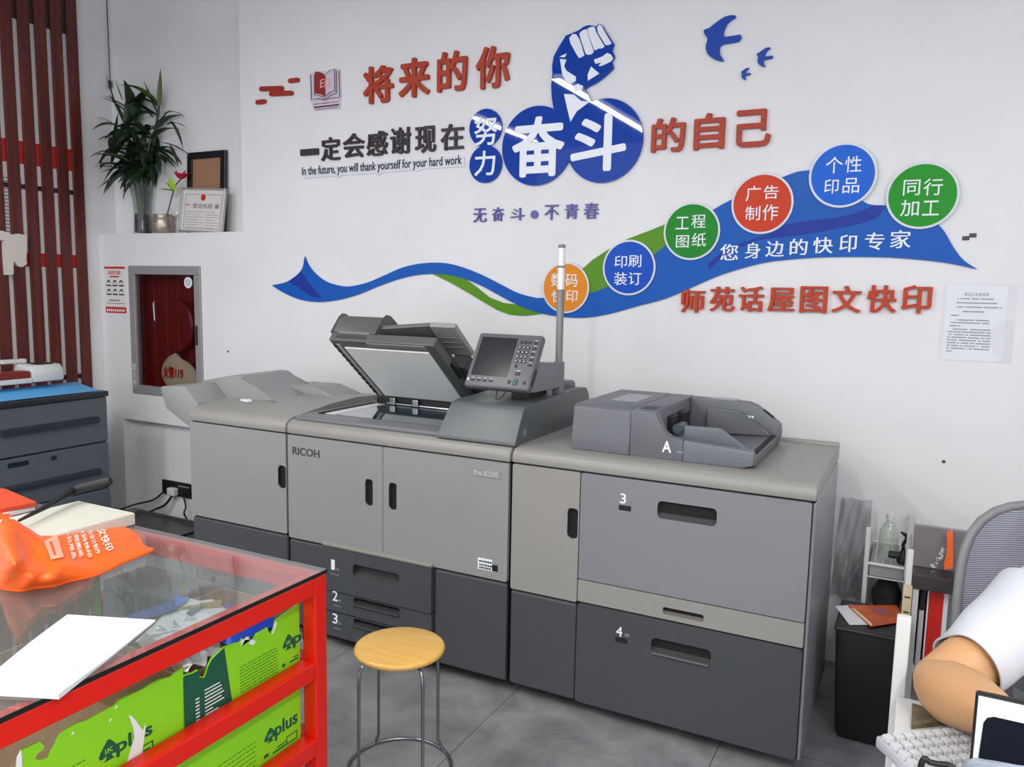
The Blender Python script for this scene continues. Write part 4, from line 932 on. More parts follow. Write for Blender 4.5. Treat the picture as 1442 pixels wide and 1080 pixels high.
mb = MB(); mb.prism([(AXn+.001, AZ), (AXn+.001, AZ+.074), (AX1-.005, AZ+.060), (AX1, AZ+.05), (AX1, AZ+.012), (AX1-.04, AZ), ], 'y', AY0-.002, AY0+.035, .006); mb.build('tray_front', mat('tray_blue_grey', (108, 113, 119), .4), fd, smooth=40)
mb = MB(); mb.prism([(AXn, AZ+.004), (AXn, AZ+.03), (AX1-.01, AZ+.045), (AX1, AZ+.040), (AX1, AZ+.004)], 'y', AY0+.035, AY1-.05, .003); mb.build('tray_bed', G_FEED, fd, smooth=40)
mb = MB(); mb.prism([(-.80, AZ), (-.80, AZ+.164), (-.575, AZ+.160), (-.545, AZ+.150), (-.455, AZ+.085), (-.450, AZ+.05), (-.46, AZ)], 'y', AY1-.05, AY1, .006); mb.build('rear_wall', G_FEED, fd, smooth=40)
mb = MB(); mb.prism([(AXn-.02, AZ+.035), (AXn-.02, AZ+.110), (-.600, AZ+.112), (-.585, AZ+.105), (-.505, AZ+.052), (-.50, AZ+.045)], 'y', AY0+.08, AY0+.105, .005); mb.build('paper_guide', mat('tray_blue_grey', (124, 130, 138)), fd, smooth=40)
mb = MB(); mb.prism([(AXn-.02, AZ+.035), (AXn-.02, AZ+.135), (-.600, AZ+.130), (-.585, AZ+.12), (-.49, AZ+.06), (-.48, AZ+.045)], 'y', AY1-.10, AY1-.085, .004); mb.build('paper_guide', mat('guide_dark', (96, 98, 102), .45), fd, smooth=40)
MB().hexa([(-.478, AY0+.06, AZ+.043), (-.462, AY0+.06, AZ+.043), (-.462, AY1-.09, AZ+.043), (-.478, AY1-.09, AZ+.043), (-.478, AY0+.06, AZ+.049), (-.462, AY0+.06, AZ+.049), (-.462, AY1-.09, AZ+.049), (-.478, AY1-.09, AZ+.049)]).build('end_slot', GAP, fd)
MB().prism([(-.522, AZ+.1325), (-.482, AZ+.1035), (-.480, AZ+.1065), (-.520, AZ+.1355)], 'y', AY1-.038, AY1-.014).build('rear_grip', GAP, fd)
p = at_y(939, 629, AY0); mb = MB(); text_y(mb, 'A', p.x-.016, p.x+.016, p.z-.020, p.z+.020, AY0+.0005, .002, .02); mb.build('numeral', WHITE, fd)
MB().box(p.x+.035, p.x+.058, AY0-.001, AY0+.001, p.z-.018, p.z-.010).build('size_mark', GREYINK, fd)
mb = MB(); mb.box(-1.03, -.93, 2.83, 3.04, AZ+.166, AZ+.1672); mb.build('top_sticker', mat('sticker_pale', (158, 160, 162), .4), fd)
MB().box(-.87, -.815, 2.69, 2.76, AZ+.163, AZ+.1665, .001).build('top_sensor', BLACK, fd)
MB().box(-.72, -.62, AY1-.045, AY1-.005, AZ+.161, AZ+.165).build('rear_sticker', mat('sticker_pale', (158, 160, 162)), fd)
mb = MB()
for k in range(3): mb.box(-.585+.012*k, -.577+.012*k, AY1-.0515, AY1-.0495, AZ+.10, AZ+.109)
mb.build('wall_marks', WHITE, fd)

# ------------------------------------------------------------------ stool
SX, SY, SZ = -1.40, 1.985, .42
stl = thing('stool', 'round yellow wooden-seated stool on thin chrome legs in front of the press', 'stool', (SX, SY, 0))
def seat_wood():
    m = bpy.data.materials.new('honey_plywood'); m.use_nodes = True; nt = m.node_tree; b = nt.nodes['Principled BSDF']
    tc = nt.nodes.new('ShaderNodeTexCoord'); mp = nt.nodes.new('ShaderNodeMapping'); mp.inputs['Scale'].default_value = (3, 26, 3); mp.inputs['Rotation'].default_value = (0, 0, .5)
    n = nt.nodes.new('ShaderNodeTexNoise'); n.inputs['Scale'].default_value = 1.6; n.inputs['Detail'].default_value = 5; n.inputs['Distortion'].default_value = .6
    r = nt.nodes.new('ShaderNodeValToRGB'); e = r.color_ramp.elements; e[0].position = .25; e[1].position = .75
    e[0].color = (*lin((214, 162, 76)), 1); e[1].color = (*lin((232, 186, 98)), 1)
    nt.links.new(tc.outputs['Object'], mp.inputs[0]); nt.links.new(mp.outputs[0], n.inputs['Vector']); nt.links.new(n.outputs['Fac'], r.inputs[0]); nt.links.new(r.outputs[0], b.inputs['Base Color'])
    b.inputs['Roughness'].default_value = .3; b.inputs['Coat Weight'].default_value = .3; return m
MB().lathe([(.001, SZ-.022), (.131, SZ-.022), (.141, SZ-.017), (.1435, SZ-.010), (.141, SZ-.003), (.133, SZ), (.001, SZ+.0005)], (0, 0, 0), 64, close=False).build('seat', seat_wood(), stl, local=True, smooth=60)
rt2 = Vector((.889, .456, 0)); fw2 = Vector((-.456, .889, 0))
for a, b in ((-.112, -.085), (.085, -.112), (.112, .085), (-.085, .112)):
    d = rt2*a+fw2*b; r0 = d.length; u = d.normalized()
    path = [u*.03+Vector((0, 0, SZ-.029)), u*(r0-.030)+Vector((0, 0, SZ-.029)), u*(r0-.012)+Vector((0, 0, SZ-.034)), u*(r0-.002)+Vector((0, 0, SZ-.050)), u*(r0+.002)+Vector((0, 0, SZ-.09)), u*(r0+.004)+Vector((0, 0, .05)), u*(r0+.022)+Vector((0, 0, .012))]
    MB().tube(path, .0052, 10).build('leg', CHROME, stl, local=True, smooth=60)
MB().ring((0, 0, .0058), .166, .0056, 72, 8).build('foot_ring', CHROME, stl, local=True, smooth=80)

# ------------------------------------------------------------------ red glass-topped counter
CXF, CXB, CYB, CYF, CZ = -1.266, -2.78, 1.483, -.15, .842
ct = thing('display_counter', 'red steel display counter with a clear glass top and carton-filled shelves', 'counter', ((CXF+CXB)/2, (CYB+CYF)/2, 0))
T = .042
for x in (CXF-T, CXB):
    for y in (CYF, CYB-T): MB().box(x, x+T, y, y+T, 0, CZ, .004).build('post', RED_FRAME, ct)
def railx(y, z0, z1): MB().box(CXB+T, CXF-T, y, y+T, z0, z1, .004).build('rail', RED_FRAME, ct)
def raily(x, z0, z1): MB().box(x, x+T, CYF+T, CYB-T, z0, z1, .004).build('rail', RED_FRAME, ct)
for z0, z1 in ((CZ-.045, CZ), (.583, .627), (.380, .425)):
    raily(CXF-T, z0, z1); raily(CXB, z0, z1); railx(CYB-T, z0, z1); railx(CYF, z0, z1)
MB().box(CXB+T, CXF-T, CYF+T, CYB-T, .600, .606).build('shelf', mat('shelf_board', (96, 96, 94), .7), ct)
MB().box(CXB+T, CXF-T, CYF+T, CYB-T, .396, .402).build('shelf', mat('shelf_board', (96, 96, 94)), ct)
MB().box(CXB-.004, CXF+.001, CYF, CYB, CZ+.002, CZ+.010).build('glass_top', glass_mat('counter_glass', (.90, .93, .92), .05, .07), ct)
MB().box(CXF-.006, CXF+.0008, CYF, CYB-.002, CZ, CZ+.0018).build('edge_gasket', BLACK, ct)
MB().box(CXF+.0012, CXF+.0025, CYF, CYB, CZ+.001, CZ+.010).build('glass_edge', mat('dark_glass_edge', (16, 26, 24), .3), ct)
GT = CZ+.010

# cartons of copier paper
LIME = mat('lime_carton', (134, 206, 26), .5, noise=.03, nscale=6); DGREEN = mat('dark_green_print', (8, 84, 62), .5); BROWN = mat('corrugated_brown', (150, 124, 96), .9, noise=.08, nscale=40)
PFX = CXF-T-.006
def yz(px, py): p = at_x(px, py, PFX); return (p.y, p.z)
def panelx(mb, pts, t=.004, off=0.0): mb.prism(pts, 'x', PFX+off-t, PFX+off); return mb
def spade(mb, cy, z0, wd, ht, off):
    pts = [(0,1.0),(.10,.93),(.26,.72),(.42,.50),(.5,.34),(.46,.22),(.34,.18),(.20,.22),(.10,.26),(.16,.08),(.26,0),(-.26,0),(-.16,.08),(-.10,.26),(-.20,.22),(-.34,.18),(-.46,.22),(-.5,.34),(-.42,.50),(-.26,.72),(-.10,.93)]
    panelx(mb, [(cy+x*wd, z0+z*ht) for x, z in pts], .0008, off)
def logo(parent, e0, e1, t0, t1):
    """spade-shaped A with IK in it, then the word plus"""
    (ya, za), (yb, zb) = e0, e1; mb = MB(); spade(mb, (ya+yb)/2, za, abs(yb-ya), zb-za, .0012)
    (yc, zc), (yd, zd) = t0, t1; text_x(mb, 'plus', yc, yd, zc, zd, PFX+.0004, .0008, .022)
    mb.build('logo', DGREEN, parent)
    mb = MB(); text_x(mb, 'IK', (ya+yb)/2-.2*abs(yb-ya), (ya+yb)/2+.2*abs(yb-ya), za+.36*(zb-za), za+.60*(zb-za), PFX+.0012, .0006, 0); mb.build('logo_letters', LIME, parent)
def stripes(parent, y0, y1, z0, z1, n, m, vary=True):
    mb = MB(); rr = random.Random(int(abs(y0*1000)))
    for k in range(n):
        z = z1-(z1-z0)*(k+.5)/n; x = y0
        e = y1-(rr.random()*.25*(y1-y0) if vary else 0)
        while x < e:
            l = rr.uniform(.006, .02); mb.box(PFX, PFX+.0006, x, min(e, x+l), z-.0011, z+.0011); x += l+.003
    mb.build('small_print', m, parent)
def carton(name, label, yl, yr, zb, front_pts, ztop, depth, face_m):
    t = thing(name, label, 'carton', (PFX-depth/2, (yl+yr)/2, zb), 'lime green copier paper cartons on the counter shelves')
    panelx(MB(), front_pts).build('front_panel', face_m, t)
    mb = MB(); x0, x1 = PFX-depth, PFX-.005
    mb.box(x0, x1, yl, yl+.005, zb, ztop); mb.box(x0, x1, yr-.005, yr, zb, ztop); mb.box(x0, x0+.005, yl, yr, zb, ztop); mb.box(x0, x1, yl, yr, zb, zb+.005)
    mb.build('carton_walls', BROWN, t); return t
ZB = .607
def z6(x, y): return yz(x/5.4, 880+y/5.4)
def z7(x, y): return yz(260+x/5.4, 800+y/5.4)
y_l, y_m, y_r = z6(168, 950)[0], z6(1392, 700)[0], CYB-T-.004
top1 = [z6(*q) for q in [(168,950),(235,920),(300,888),(318,905),(340,925),(325,950),(285,980),(268,1015),(290,1030),(330,1026),(372,1008),(385,975),(400,945),(425,905),(440,870),(465,822),(520,785),(600,742),(650,730),(710,700),(800,650),(880,605),(905,568),(1000,525),(1080,490),(1150,445),(1220,412),(1300,395),(1330,365),(1392,325)]]
c1_ = carton('paper_carton', 'torn-open lime green carton on the upper shelf, left of the dark green one', y_l, y_m, ZB, [(y_l, ZB), (y_m, ZB)] + top1[::-1], .74, .42, LIME)
panelx(MB(), [(y_l-.012, ZB), (y_l-.001, ZB), (top1[0][0]-.001, top1[0][1]), (top1[0][0]-.008, top1[0][1]-.01), (y_l-.014, top1[0][1]-.05)], .003).build('white_flap', PAPER, c1_)
logo(c1_, z6(752, 1068), (z6(905, 900)[0], z6(830, 865)[1]), z6(885, 1010), (z6(1160, 860)[0], z6(1125, 740)[1]))
tear = [(972,683),(1000,690),(1040,740),(1080,800),(1105,750),(1098,810),(1085,900),(1070,1000),(1050,1080),(1045,1180),(935,1200),(955,1060),(985,960),(1015,860),(1010,790)]
panelx(MB(), [z6(*q) for q in tear], .0008, .0022).build('white_tear', mat('torn_paper', (222, 224, 222), .8), c1_)
(ya, za), (yb, zb) = z6(1065, 1025), z6(1165, 925)
mb = MB(); za = z6(1065, 1025)[1]; zh = .026; t_ = .0025
for b_ in ((ya, yb, za, za+t_), (ya, yb, za+zh-t_, za+zh), (ya, ya+t_, za, za+zh), (yb-t_, yb, za, za+zh)): mb.box(PFX, PFX+.0006, *b_)
mb.box(PFX, PFX+.0006, ya+.008, yb-.008, za+.010, za+.015); mb.build('print_frame', DGREEN, c1_)
stripes(c1_, z6(500, 1080)[0], z6(650, 1000)[0], z6(640, 1060)[1]-.03, z6(640, 1000)[1], 3, mat('olive_print', (70, 128, 30), .6))
mb = MB()
for q in ((880,625),(552,825),(838,725)): y_, z_ = z6(*q); panelx(mb, [(y_-.003, z_-.003), (y_+.004, z_-.001), (y_+.001, z_+.004)], .0006, .0006)
mb.build('scuff', mat('torn_paper', (222, 224, 222)), c1_)
# second carton, its left part dark green
y_s = z7(358, 700)[0]
top2 = [z7(*q) for q in [(0,812),(60,795),(100,772),(105,800),(112,825),(150,828),(165,790),(178,745),(205,690),(235,660),(300,600),(360,578),(425,560),(440,535),(462,552),(490,520),(510,560),(545,500),(600,470),(630,452),(640,490),(655,498),(672,470),(690,402),(740,362),(800,322),(850,282),(915,236),(960,215)]]
y2l = y_m+.003
front2 = [(y2l, ZB), (y_r, ZB), (y_r, top2[-1][1])] + [p for p in top2[::-1] if y2l < p[0] < y_r] + [(y2l, top2[0][1])]
c2_ = carton('paper_carton', 'torn-open carton on the upper shelf by the corner post, half dark green', y2l, y_r, ZB, front2, .76, .26, LIME)
dk = [(y2l, ZB), (y_s, ZB)] + [(y, z-.002) for y, z in top2[::-1] if y2l < y < y_s and z < .80] + [(y2l, top2[0][1]-.004)]
panelx(MB(), dk, .0006, .0006).build('dark_green_print', DGREEN, c2_)
mb = MB(); rr = random.Random(5)
for k in range(9):
    y_, z_ = z7(150, 930); y2_ = z7(80, 965)[0]
    mb.box(PFX+.0006, PFX+.001, y_, y_+rr.uniform(.02, .055), z_-.008*k-.0012, z_-.008*k+.0012)
    mb.box(PFX+.0006, PFX+.001, y2_, y2_+.010, z_-.008*k-.0112, z_-.008*k-.0085)
mb.build('white_print', WHITE, c2_)
stripes(c2_, z7(420, 770)[0], z7(705, 620)[0], z7(420, 1010)[1], z7(420, 745)[1], 11, mat('olive_print', (70, 128, 30)), False)
logo(c2_, z7(745, 640), (z7(832, 520)[0], z7(790, 500)[1]), z7(822, 610), (z7(822, 610)[0]+.105, z7(880, 468)[1]))
mb = MB(); y_, z_ = z7(800, 715); mb.box(PFX, PFX+.0006, y_, y_+.03, z_-.002, z_+.002); mb.box(PFX, PFX+.0006, y_+.012, y_+.03, z_+.006, z_+.009); y_, z_ = z7(742, 745); mb.ring((0, 0, 0), .004, .001, 8, 4) if False else mb.box(PFX, PFX+.0006, y_, y_+.010, z_-.004, z_+.004); mb.build('small_marks', DGREEN, c2_)
mb = MB()
for qs in ([(425,560),(470,520),(500,545),(485,575),(520,585),(540,555),(505,540),(455,545),(430,595)], [(660,500),(690,400),(700,410),(690,450),(672,495)]):
    panelx(mb, [z7(*q) for q in qs], .0008, .0012)
mb.build('torn_edge', mat('torn_paper', (222, 224, 222)), c2_)
# lower shelf carton
ZL = .403
yl3 = yz(268, 1075)[0]-.05
c3_ = carton('paper_carton', 'lime green carton on the lower shelf by the corner post', yl3, y_r, ZL, [(yl3, ZL), (y_r, ZL), (y_r, .578), (yl3, .578)], .576, .42, LIME)
def z9(x, y): return yz(330+x/7.2, 930+y/7.2)
logo(c3_, z9(302, 865), (z9(425, 790)[0], z9(365, 678)[1]), z9(412, 820), (z9(640, 700)[0], z9(520, 568)[1]))
stripes(c3_, yl3+.06, z9(215, 800)[0], ZL+.01, z9(215, 800)[1], 7, mat('olive_print', (70, 128, 30)), False)
(ya, za), (yb, _) = z9(528, 855), z9(637, 790); mb = MB()
for b_ in ((ya, yb, za, za+t_), (ya, yb, za+.018, za+.018+t_), (ya, ya+t_, za, za+.02), (yb-t_, yb, za, za+.02)): mb.box(PFX, PFX+.0006, *b_)
y_, z_ = z9(390, 950); mb.box(PFX, PFX+.0006, y_, y_+.045, z_, z_+.004); mb.box(PFX, PFX+.0006, y_+.014, y_+.045, z_+.008, z_+.011); y_, z_ = z9(300, 1000); mb.box(PFX, PFX+.0006, y_, y_+.015, z_, z_+.008)
mb.build('small_marks', DGREEN, c3_)
c4_ = carton('paper_carton', 'lime green carton on the lower shelf at the left, mostly below view', yl3-.40, yl3-.004, ZL, [(yl3-.40, ZL), (yl3-.004, ZL), (yl3-.004, .578), (yl3-.40, .578)], .576, .42, LIME)

# things lying in the upper shelf, seen through the glass
ZS = .607
bb_ = thing('blue_folder_stack', 'royal blue folded bag lying on the torn carton by the corner', 'bag', (-1.41, 1.31, .70))
def cushion(x0, x1, y0, y1, z0, z1, amp, seed):
    rr = random.Random(seed); ph = [rr.uniform(0, 6) for _ in range(4)]
    def f(u, v):
        e = (1-abs(2*u-1)**6)*(1-abs(2*v-1)**6)
        return (x0+(x1-x0)*u, y0+(y1-y0)*v, z0+(z1-z0)*e+amp*e*(math.sin(7*u+ph[0])*math.sin(6*v+ph[1])+.5*math.sin(15*u+9*v+ph[2])))
    return f
MB().grid(cushion(-1.50, -1.316, z7(368, 480)[0], z7(740, 340)[0], .745, .768, .004, 3), 20, 16).solidify(.025).build('body', mat('royal_blue_vinyl', (24, 74, 196), .4), bb_, smooth=50)
def in_sheet(name, label, cat, pts, z, th, m, group=None):
    o = MB().prism([(p.x, p.y) for p in pts], 'z', z, z+th, .0008).build(name, m); tag(o, label, cat, group); return o
def gq(*q, z): return [at_z(x, y, z) for x, y in q]
WB = mat('leaflet_white', (214, 218, 222), .6)
cbx = thing('cardboard_box', 'olive brown cardboard box standing inside the counter', 'box', (-1.95, 1.0, ZS))
MB().box(-2.20, -1.885, .96, 1.285, ZS, .795, .003).build('body', mat('olive_board', (128, 120, 92), .8, noise=.05), cbx); MB().box(-2.06, -2.03, .957, 1.288, ZS+.001, .7965, 0).build('tape', mat('brown_tape', (104, 84, 56), .4), cbx)
MB().box(-1.884, -1.870, 1.284, 1.299, ZS, .800, .001).build('green_strip', mat('bright_green_strip', (96, 190, 30), .5), cbx)
gb = thing('grey_box', 'grey storage box inside the counter behind the olive board', 'box', (-1.74, 1.37, ZS))
MB().box(-1.862, -1.60, 1.30, 1.435, ZS, .770, .004).build('body', mat('storage_grey', (104, 106, 110), .6), gb)
mb = MB()
for k in range(4): mb.box(-1.850+.063*k, -1.805+.063*k, 1.2985, 1.300, ZS+.03, .755)
mb.build('front_ribs', mat('storage_dark', (70, 72, 76), .6), gb)
ob = tag(MB().hexa([Vector(p)+Vector(o_) for o_ in ((0, 0, 0),) for p in ((-1.66, 1.115, ZS+.10), (-1.43, 1.30, ZS+.10), (-1.437, 1.308, ZS+.10), (-1.667, 1.123, ZS+.10), (-1.66, 1.115, ZS+.15), (-1.43, 1.30, .80), (-1.437, 1.308, .80), (-1.667, 1.123, ZS+.152))]).build('olive_board', mat('olive_card', (150, 142, 92), .7)), 'olive cardboard sheet leaning upright inside the glass counter', 'board')
lf = [((190, 905), (262, 842), (330, 862), (262, 900)), ((205, 898), (240, 852), (300, 845), (330, 868)), ((215, 918), (260, 880), (345, 852), (352, 862)), ((150, 890), (180, 868), (245, 846), (250, 858))]
fan = [('white leaflet with blue corner uppermost in the counter pile', WB), ('white leaflet with dark stripe lying under the glass', WB), ('pale leaflet fanned along the front edge under the glass', WB), ('blue brochure in the counter beside the white papers', mat('brochure_blue', (62, 88, 150), .5))]
for k, (pg, (lb, m)) in enumerate(zip(lf, fan)):
    in_sheet('leaflet', lb, 'leaflet', gq(*pg, z=.776+.0045*k), .776+.0045*k, .003, m, 'leaflets under the counter glass')
LB_ = mat('leaflet_blue', (58, 124, 206), .5); LD_ = mat('leaflet_slate', (70, 84, 112), .5)
lv = bpy.data.objects['leaflet.002']
for pg, m, z in (([(246,838),(268,842),(240,862)], LB_, .7896), ([(262,862),(284,848),(290,850),(268,866)], LD_, .7896), ([(218,912),(252,890),(256,893),(224,916)], LD_, .7896)):
    MB().prism([(p.x, p.y) for p in gq(*pg, z=z)], 'z', .7880, .7892).build('printed_stripe', m, lv)
pk = thing('plastic_wrap', 'crumpled clear plastic wrap poking out above the dark green carton', 'plastic bag', (-1.45, 1.15, .70))
def crump(u, v):
    a = z7(-20, 780); b = z7(360, 560); y = a[0]+(b[0]-a[0])*u
    zt = .735+.05*v+.006*math.sin(23*u+5*v)+.006*math.sin(41*u*v+3)
    return (PFX-.012-.12*v+.008*math.sin(17*u+11*v), y, zt)
MB().grid(crump, 26, 10).solidify(.001).build('film', glass_mat('dull_film', (.72, .72, .76), .10, .45), pk, smooth=40)

# papers on the glass
pp = gq((95, 866), (219, 873), (83, 982), (-41, 975), z=GT+.004)
a, b, c, d = [Vector((p.x, p.y, 0)) for p in pp]
def paper_fn(u, v):
    q = a.lerp(b, u).lerp(d.lerp(c, u), v); return (q.x, q.y, GT+.0022+.003*(1-.3*u)+.004*math.sin(PI*v)*(1-u) + .012*max(0, u-.75)*max(0, v-.5)*8*.5)
ps = thing('paper_stack', 'loose stack of white printed sheets on the counter glass', 'paper', ((a.x+c.x)/2, (a.y+c.y)/2, GT))
def pstack():
    mb = MB(); n = 14; Tp = [[mb.bm.verts.new(paper_fn(i/n, j/n)) for j in range(n+1)] for i in range(n+1)]
    Bt = [[mb.bm.verts.new((Tp[i][j].co.x, Tp[i][j].co.y, GT+.0005)) for j in range(n+1)] for i in range(n+1)]
    for i in range(n):
        for j in range(n):
            mb.bm.faces.new((Tp[i][j], Tp[i+1][j], Tp[i+1][j+1], Tp[i][j+1])); mb.bm.faces.new((Bt[i][j], Bt[i][j+1], Bt[i+1][j+1], Bt[i+1][j]))
    for i in range(n):
        for (A_, B_) in ((0, 0), (n, n)):
            mb.bm.faces.new((Tp[i][A_], Tp[i+1][A_], Bt[i+1][A_], Bt[i][A_])); mb.bm.faces.new((Tp[A_][i], Tp[A_][i+1], Bt[A_][i+1], Bt[A_][i]))
    return mb
pstack().build('sheets', PAPER, ps, smooth=40)
mb = MB()
for k in range(15):
    v0 = .10+.055*k; u = .10
    e = .9-.35*random.random()
    A_, B_, C_, D_ = [Vector(paper_fn(*q))+Vector((0, 0, .0008)) for q in ((u, v0), (e, v0), (e, v0+.006), (u, v0+.006))]
    mb.face([A_, B_, C_, D_])
mb.build('faint_text', mat('faint_ink', (206, 208, 212), .8), ps)

# orange carrier bag
ORANGE = mat('orange_plastic', (250, 98, 22), .34, spec=.5)
bag_o = [(-14,716),(0,721),(6,720),(19,727),(29,733),(45,742),(58,742),(93,740),(117,738),(160,737),(185,746),(196,754),(204,768),(217,773),(195,783),(171,793),(136,809),(97,818),(78,824),(49,827),(23,831),(-14,820),(-30,770)]
def hump_h(px, py, s):
    e = max(0, 1-s**3)
    ridge = .095*math.exp(-((px-8)/24)**2-((py-770)/45)**2) + .03*math.exp(-((px-60)/50)**2)
    cr = (.010*math.sin(.10*px+.03*py)*math.sin(.09*py-.03*px) + .006*math.sin(.19*px+.10*py))*math.exp(-((px-10)/55)**2) + .003*math.sin(.09*px-.12*py)
    return .004+e*(.018+ridge+cr)
def bag_pt(px, py, s):
    p = at_z(px, py, GT+hump_h(px, py, s)); return (p.x, p.y, p.z)
ocl = bezier_smooth(bag_o, 3); cxo, cyo = 80, 780
ob_ = thing('carrier_bag', 'bright orange plastic carrier bag with white printing flung on the counter', 'bag', (-2.0, 1.25, GT))
mb = MB(); NR = 16; N_ = len(ocl); rows = []
for k in range(NR+1):
    s = k/NR; rows.append([mb.bm.verts.new(bag_pt(cxo+(x-cxo)*s, cyo+(y-cyo)*s, s)) for x, y in ocl] if k else [mb.bm.verts.new(bag_pt(cxo, cyo, 0))])
for i in range(N_): mb.bm.faces.new((rows[0][0], rows[1][i], rows[1][(i+1) % N_]))
for k in range(1, NR):
    for i in range(N_): mb.bm.faces.new((rows[k][i], rows[k+1][i], rows[k+1][(i+1) % N_], rows[k][(i+1) % N_]))
lo = [mb.bm.verts.new((v.co.x, v.co.y, GT+.0006)) for v in rows[-1]]
for i in range(N_): mb.bm.faces.new((rows[-1][i], lo[i], lo[(i+1) % N_], rows[-1][(i+1) % N_]))
mb.bm.faces.new(lo[::-1]); mb.build('body', ORANGE, ob_, smooth=70)
def s_of(px, py):
    dx, dy = px-cxo, py-cyo; best = 1e9
    for i in range(N_):
        (x1, y1), (x2, y2) = ocl[i], ocl[(i+1) % N_]; x1 -= cxo; x2 -= cxo; y1 -= cyo; y2 -= cyo
        den = dx*(y2-y1)-dy*(x2-x1)
        if abs(den) < 1e-9: continue
        t = (x1*(y2-y1)-y1*(x2-x1))/den; q = (x1*dy-y1*dx)/den
        if t > 0 and -1e-6 <= q <= 1+1e-6: best = min(best, t)
    return 1/best if best < 1e8 else 0
def bag_text(mb, text, ox, oy, rx, ry, ux, uy, bold):
    V_, F_ = glyph(text, bold); out = []
    for v in V_:
        px, py = ox+rx*v[0]+ux*v[1], oy+ry*v[0]+uy*v[1]; p = at_z(px, py, GT+hump_h(px, py, s_of(px, py))+.0025+.001*v[2]); out.append((p.x, p.y, p.z))
    mb.raw(out, F_)
mb = MB()
bag_text(mb, '图文快印', 131, 736, 19, 41, 11, -5, .022)
bag_text(mb, '广告设计制作', 120, 740, 16, 41, 6, -3, .015); bag_text(mb, '数码快印', 111, 742, 13, 43, 6, -2, .015); bag_text(mb, '工程图纸', 101, 743, 11, 42, 6, -2, .015); bag_text(mb, '办公用品', 91, 744, 11, 43, 6, -2, .015)
mb.build('white_printing', mat('bag_white_print', (248, 226, 212), .5), ob_)
mb = MB(); q_ = [(62, 762), (80, 752), (90, 784), (72, 788)]
V_ = [];
for k in range(7):
    for j in range(7):
        u, v = k/6, j/6; x = (q_[0][0]*(1-u)+q_[1][0]*u)*(1-v)+(q_[3][0]*(1-u)+q_[2][0]*u)*v; y = (q_[0][1]*(1-u)+q_[1][1]*u)*(1-v)+(q_[3][1]*(1-u)+q_[2][1]*u)*v
        p = at_z(x, y, GT+hump_h(x, y, s_of(x, y))+.0022); V_.append((p.x, p.y, p.z))
mb.raw(V_, [(k*7+j, (k+1)*7+j, (k+1)*7+j+1, k*7+j+1) for k in range(6) for j in range(6) if not (2 <= k <= 2 and 1 <= j <= 4)])
mb.build('printed_emblem', mat('bag_pink_print', (246, 166, 140), .5), ob_)

# white slab, folded umbrella and red folder at the far corner of the counter
tag(MB().box(-2.225, -1.972, 1.18, 1.488, GT+.0006, GT+.036, .004).build('white_slab', mat('ivory_board', (200, 199, 187), .5)), 'thick ivory white board lying at the back corner of the counter', 'board')
ua = at_z(15, 741, GT+.022); ub = at_z(104, 690, GT+.075); uc = at_z(156, 677, GT+.105)
ua = at_z(27, 733, GT+.062)
um = thing('folded_umbrella', 'long black folded umbrella lying behind the white board', 'umbrella', (ub.x, ub.y, GT))
MB().tube([ua, ua.lerp(ub, .5)+Vector((0, 0, -.004)), ub], [.004, .008, .013], 8).build('shaft', BLACK, um, smooth=60)
MB().tube([ub, ub.lerp(uc, .15), ub.lerp(uc, .9), uc], [.011, .0145, .015, .011], 10).build('handle', mat('matt_black_grip', (26, 27, 32), .6), um, smooth=60)
rf = [at_z(x, y, GT+.02) for x, y in ((-60, 688), (8, 692), (52, 711), (-40, 728))]
tag(MB().prism([(p.x, p.y) for p in rf], 'z', GT+.016, GT+.030, .002).build('red_folder', mat('brick_red_folder', (206, 74, 42), .5)), 'brick red folder at the far left edge of the counter', 'folder')
rf = [at_z(x, y, GT+.006) for x, y in ((-60, 700), (12, 709), (50, 716), (-30, 735))]
tag(MB().prism([(p.x, p.y) for p in rf], 'z', GT+.0006, GT+.0155, .002).build('paper_bundle', PAPER), 'white paper bundle under the brick red folder', 'paper')

# ------------------------------------------------------------------ right side: bin, rack, cabinet
bn = thing('waste_bin', 'black rounded waste bin beside the right end of the printers', 'bin', (-.075, 2.96, 0))
mb = MB(); mb.hexa([(-.175, 2.875, 0), (.02, 2.875, 0), (.02, 3.06, 0), (-.175, 3.06, 0), (-.19, 2.79, .44), (.03, 2.79, .44), (.03, 3.06, .44), (-.19, 3.06, .44)], .022); mb.build('body', mat('bin_black', (20, 20, 23), .5), bn, smooth=40)
mb = MB(); mb.box(-.192, .032, 2.786, 3.062, .425, .441, .006); mb.build('rim', BLACK, bn)
def flat_on(name, label, cat, pts, z, th, m): o = MB().prism([(p.x, p.y) for p in gq(*pts, z=z)], 'z', z, z+th, .0006).build(name, m); tag(o, label, cat); return o
flat_on('white_form', 'white printed form hanging over the left edge of the black bin', 'paper', [(1176,854),(1196,880),(1222,880),(1200,852)], .4425, .002, PAPER)
mg = flat_on('orange_magazine', 'orange printed magazine on top of the black bin', 'magazine', [(1194,853),(1226,883),(1277,875),(1262,853)], .446, .003, mat('rust_orange_print', (196, 82, 34), .4, noise=.35, nscale=14))
mb = MB()
mb.prism([(p.x, p.y) for p in gq((1199,856), (1203,856), (1229,879), (1226,881), z=.4495)], 'z', .4489, .4494)
mb.build('title_strip', mat('cover_cream', (236, 206, 150), .5), mg)
mb = MB(); st0 = at_z(1241, 860, .4495)
mb.prism([(st0.x+(.030 if k % 2 else .013)*math.cos(PI*k/5), st0.y+(.030 if k % 2 else .013)*math.sin(PI*k/5)) for k in range(10)], 'z', .4489, .4496); mb.build('star_picture', mat('cover_violet', (150, 90, 140), .5), mg)
rk = thing('slim_rack', 'narrow white wire rack between the bin and the wall', 'rack', (-.05, 3.3, 0))
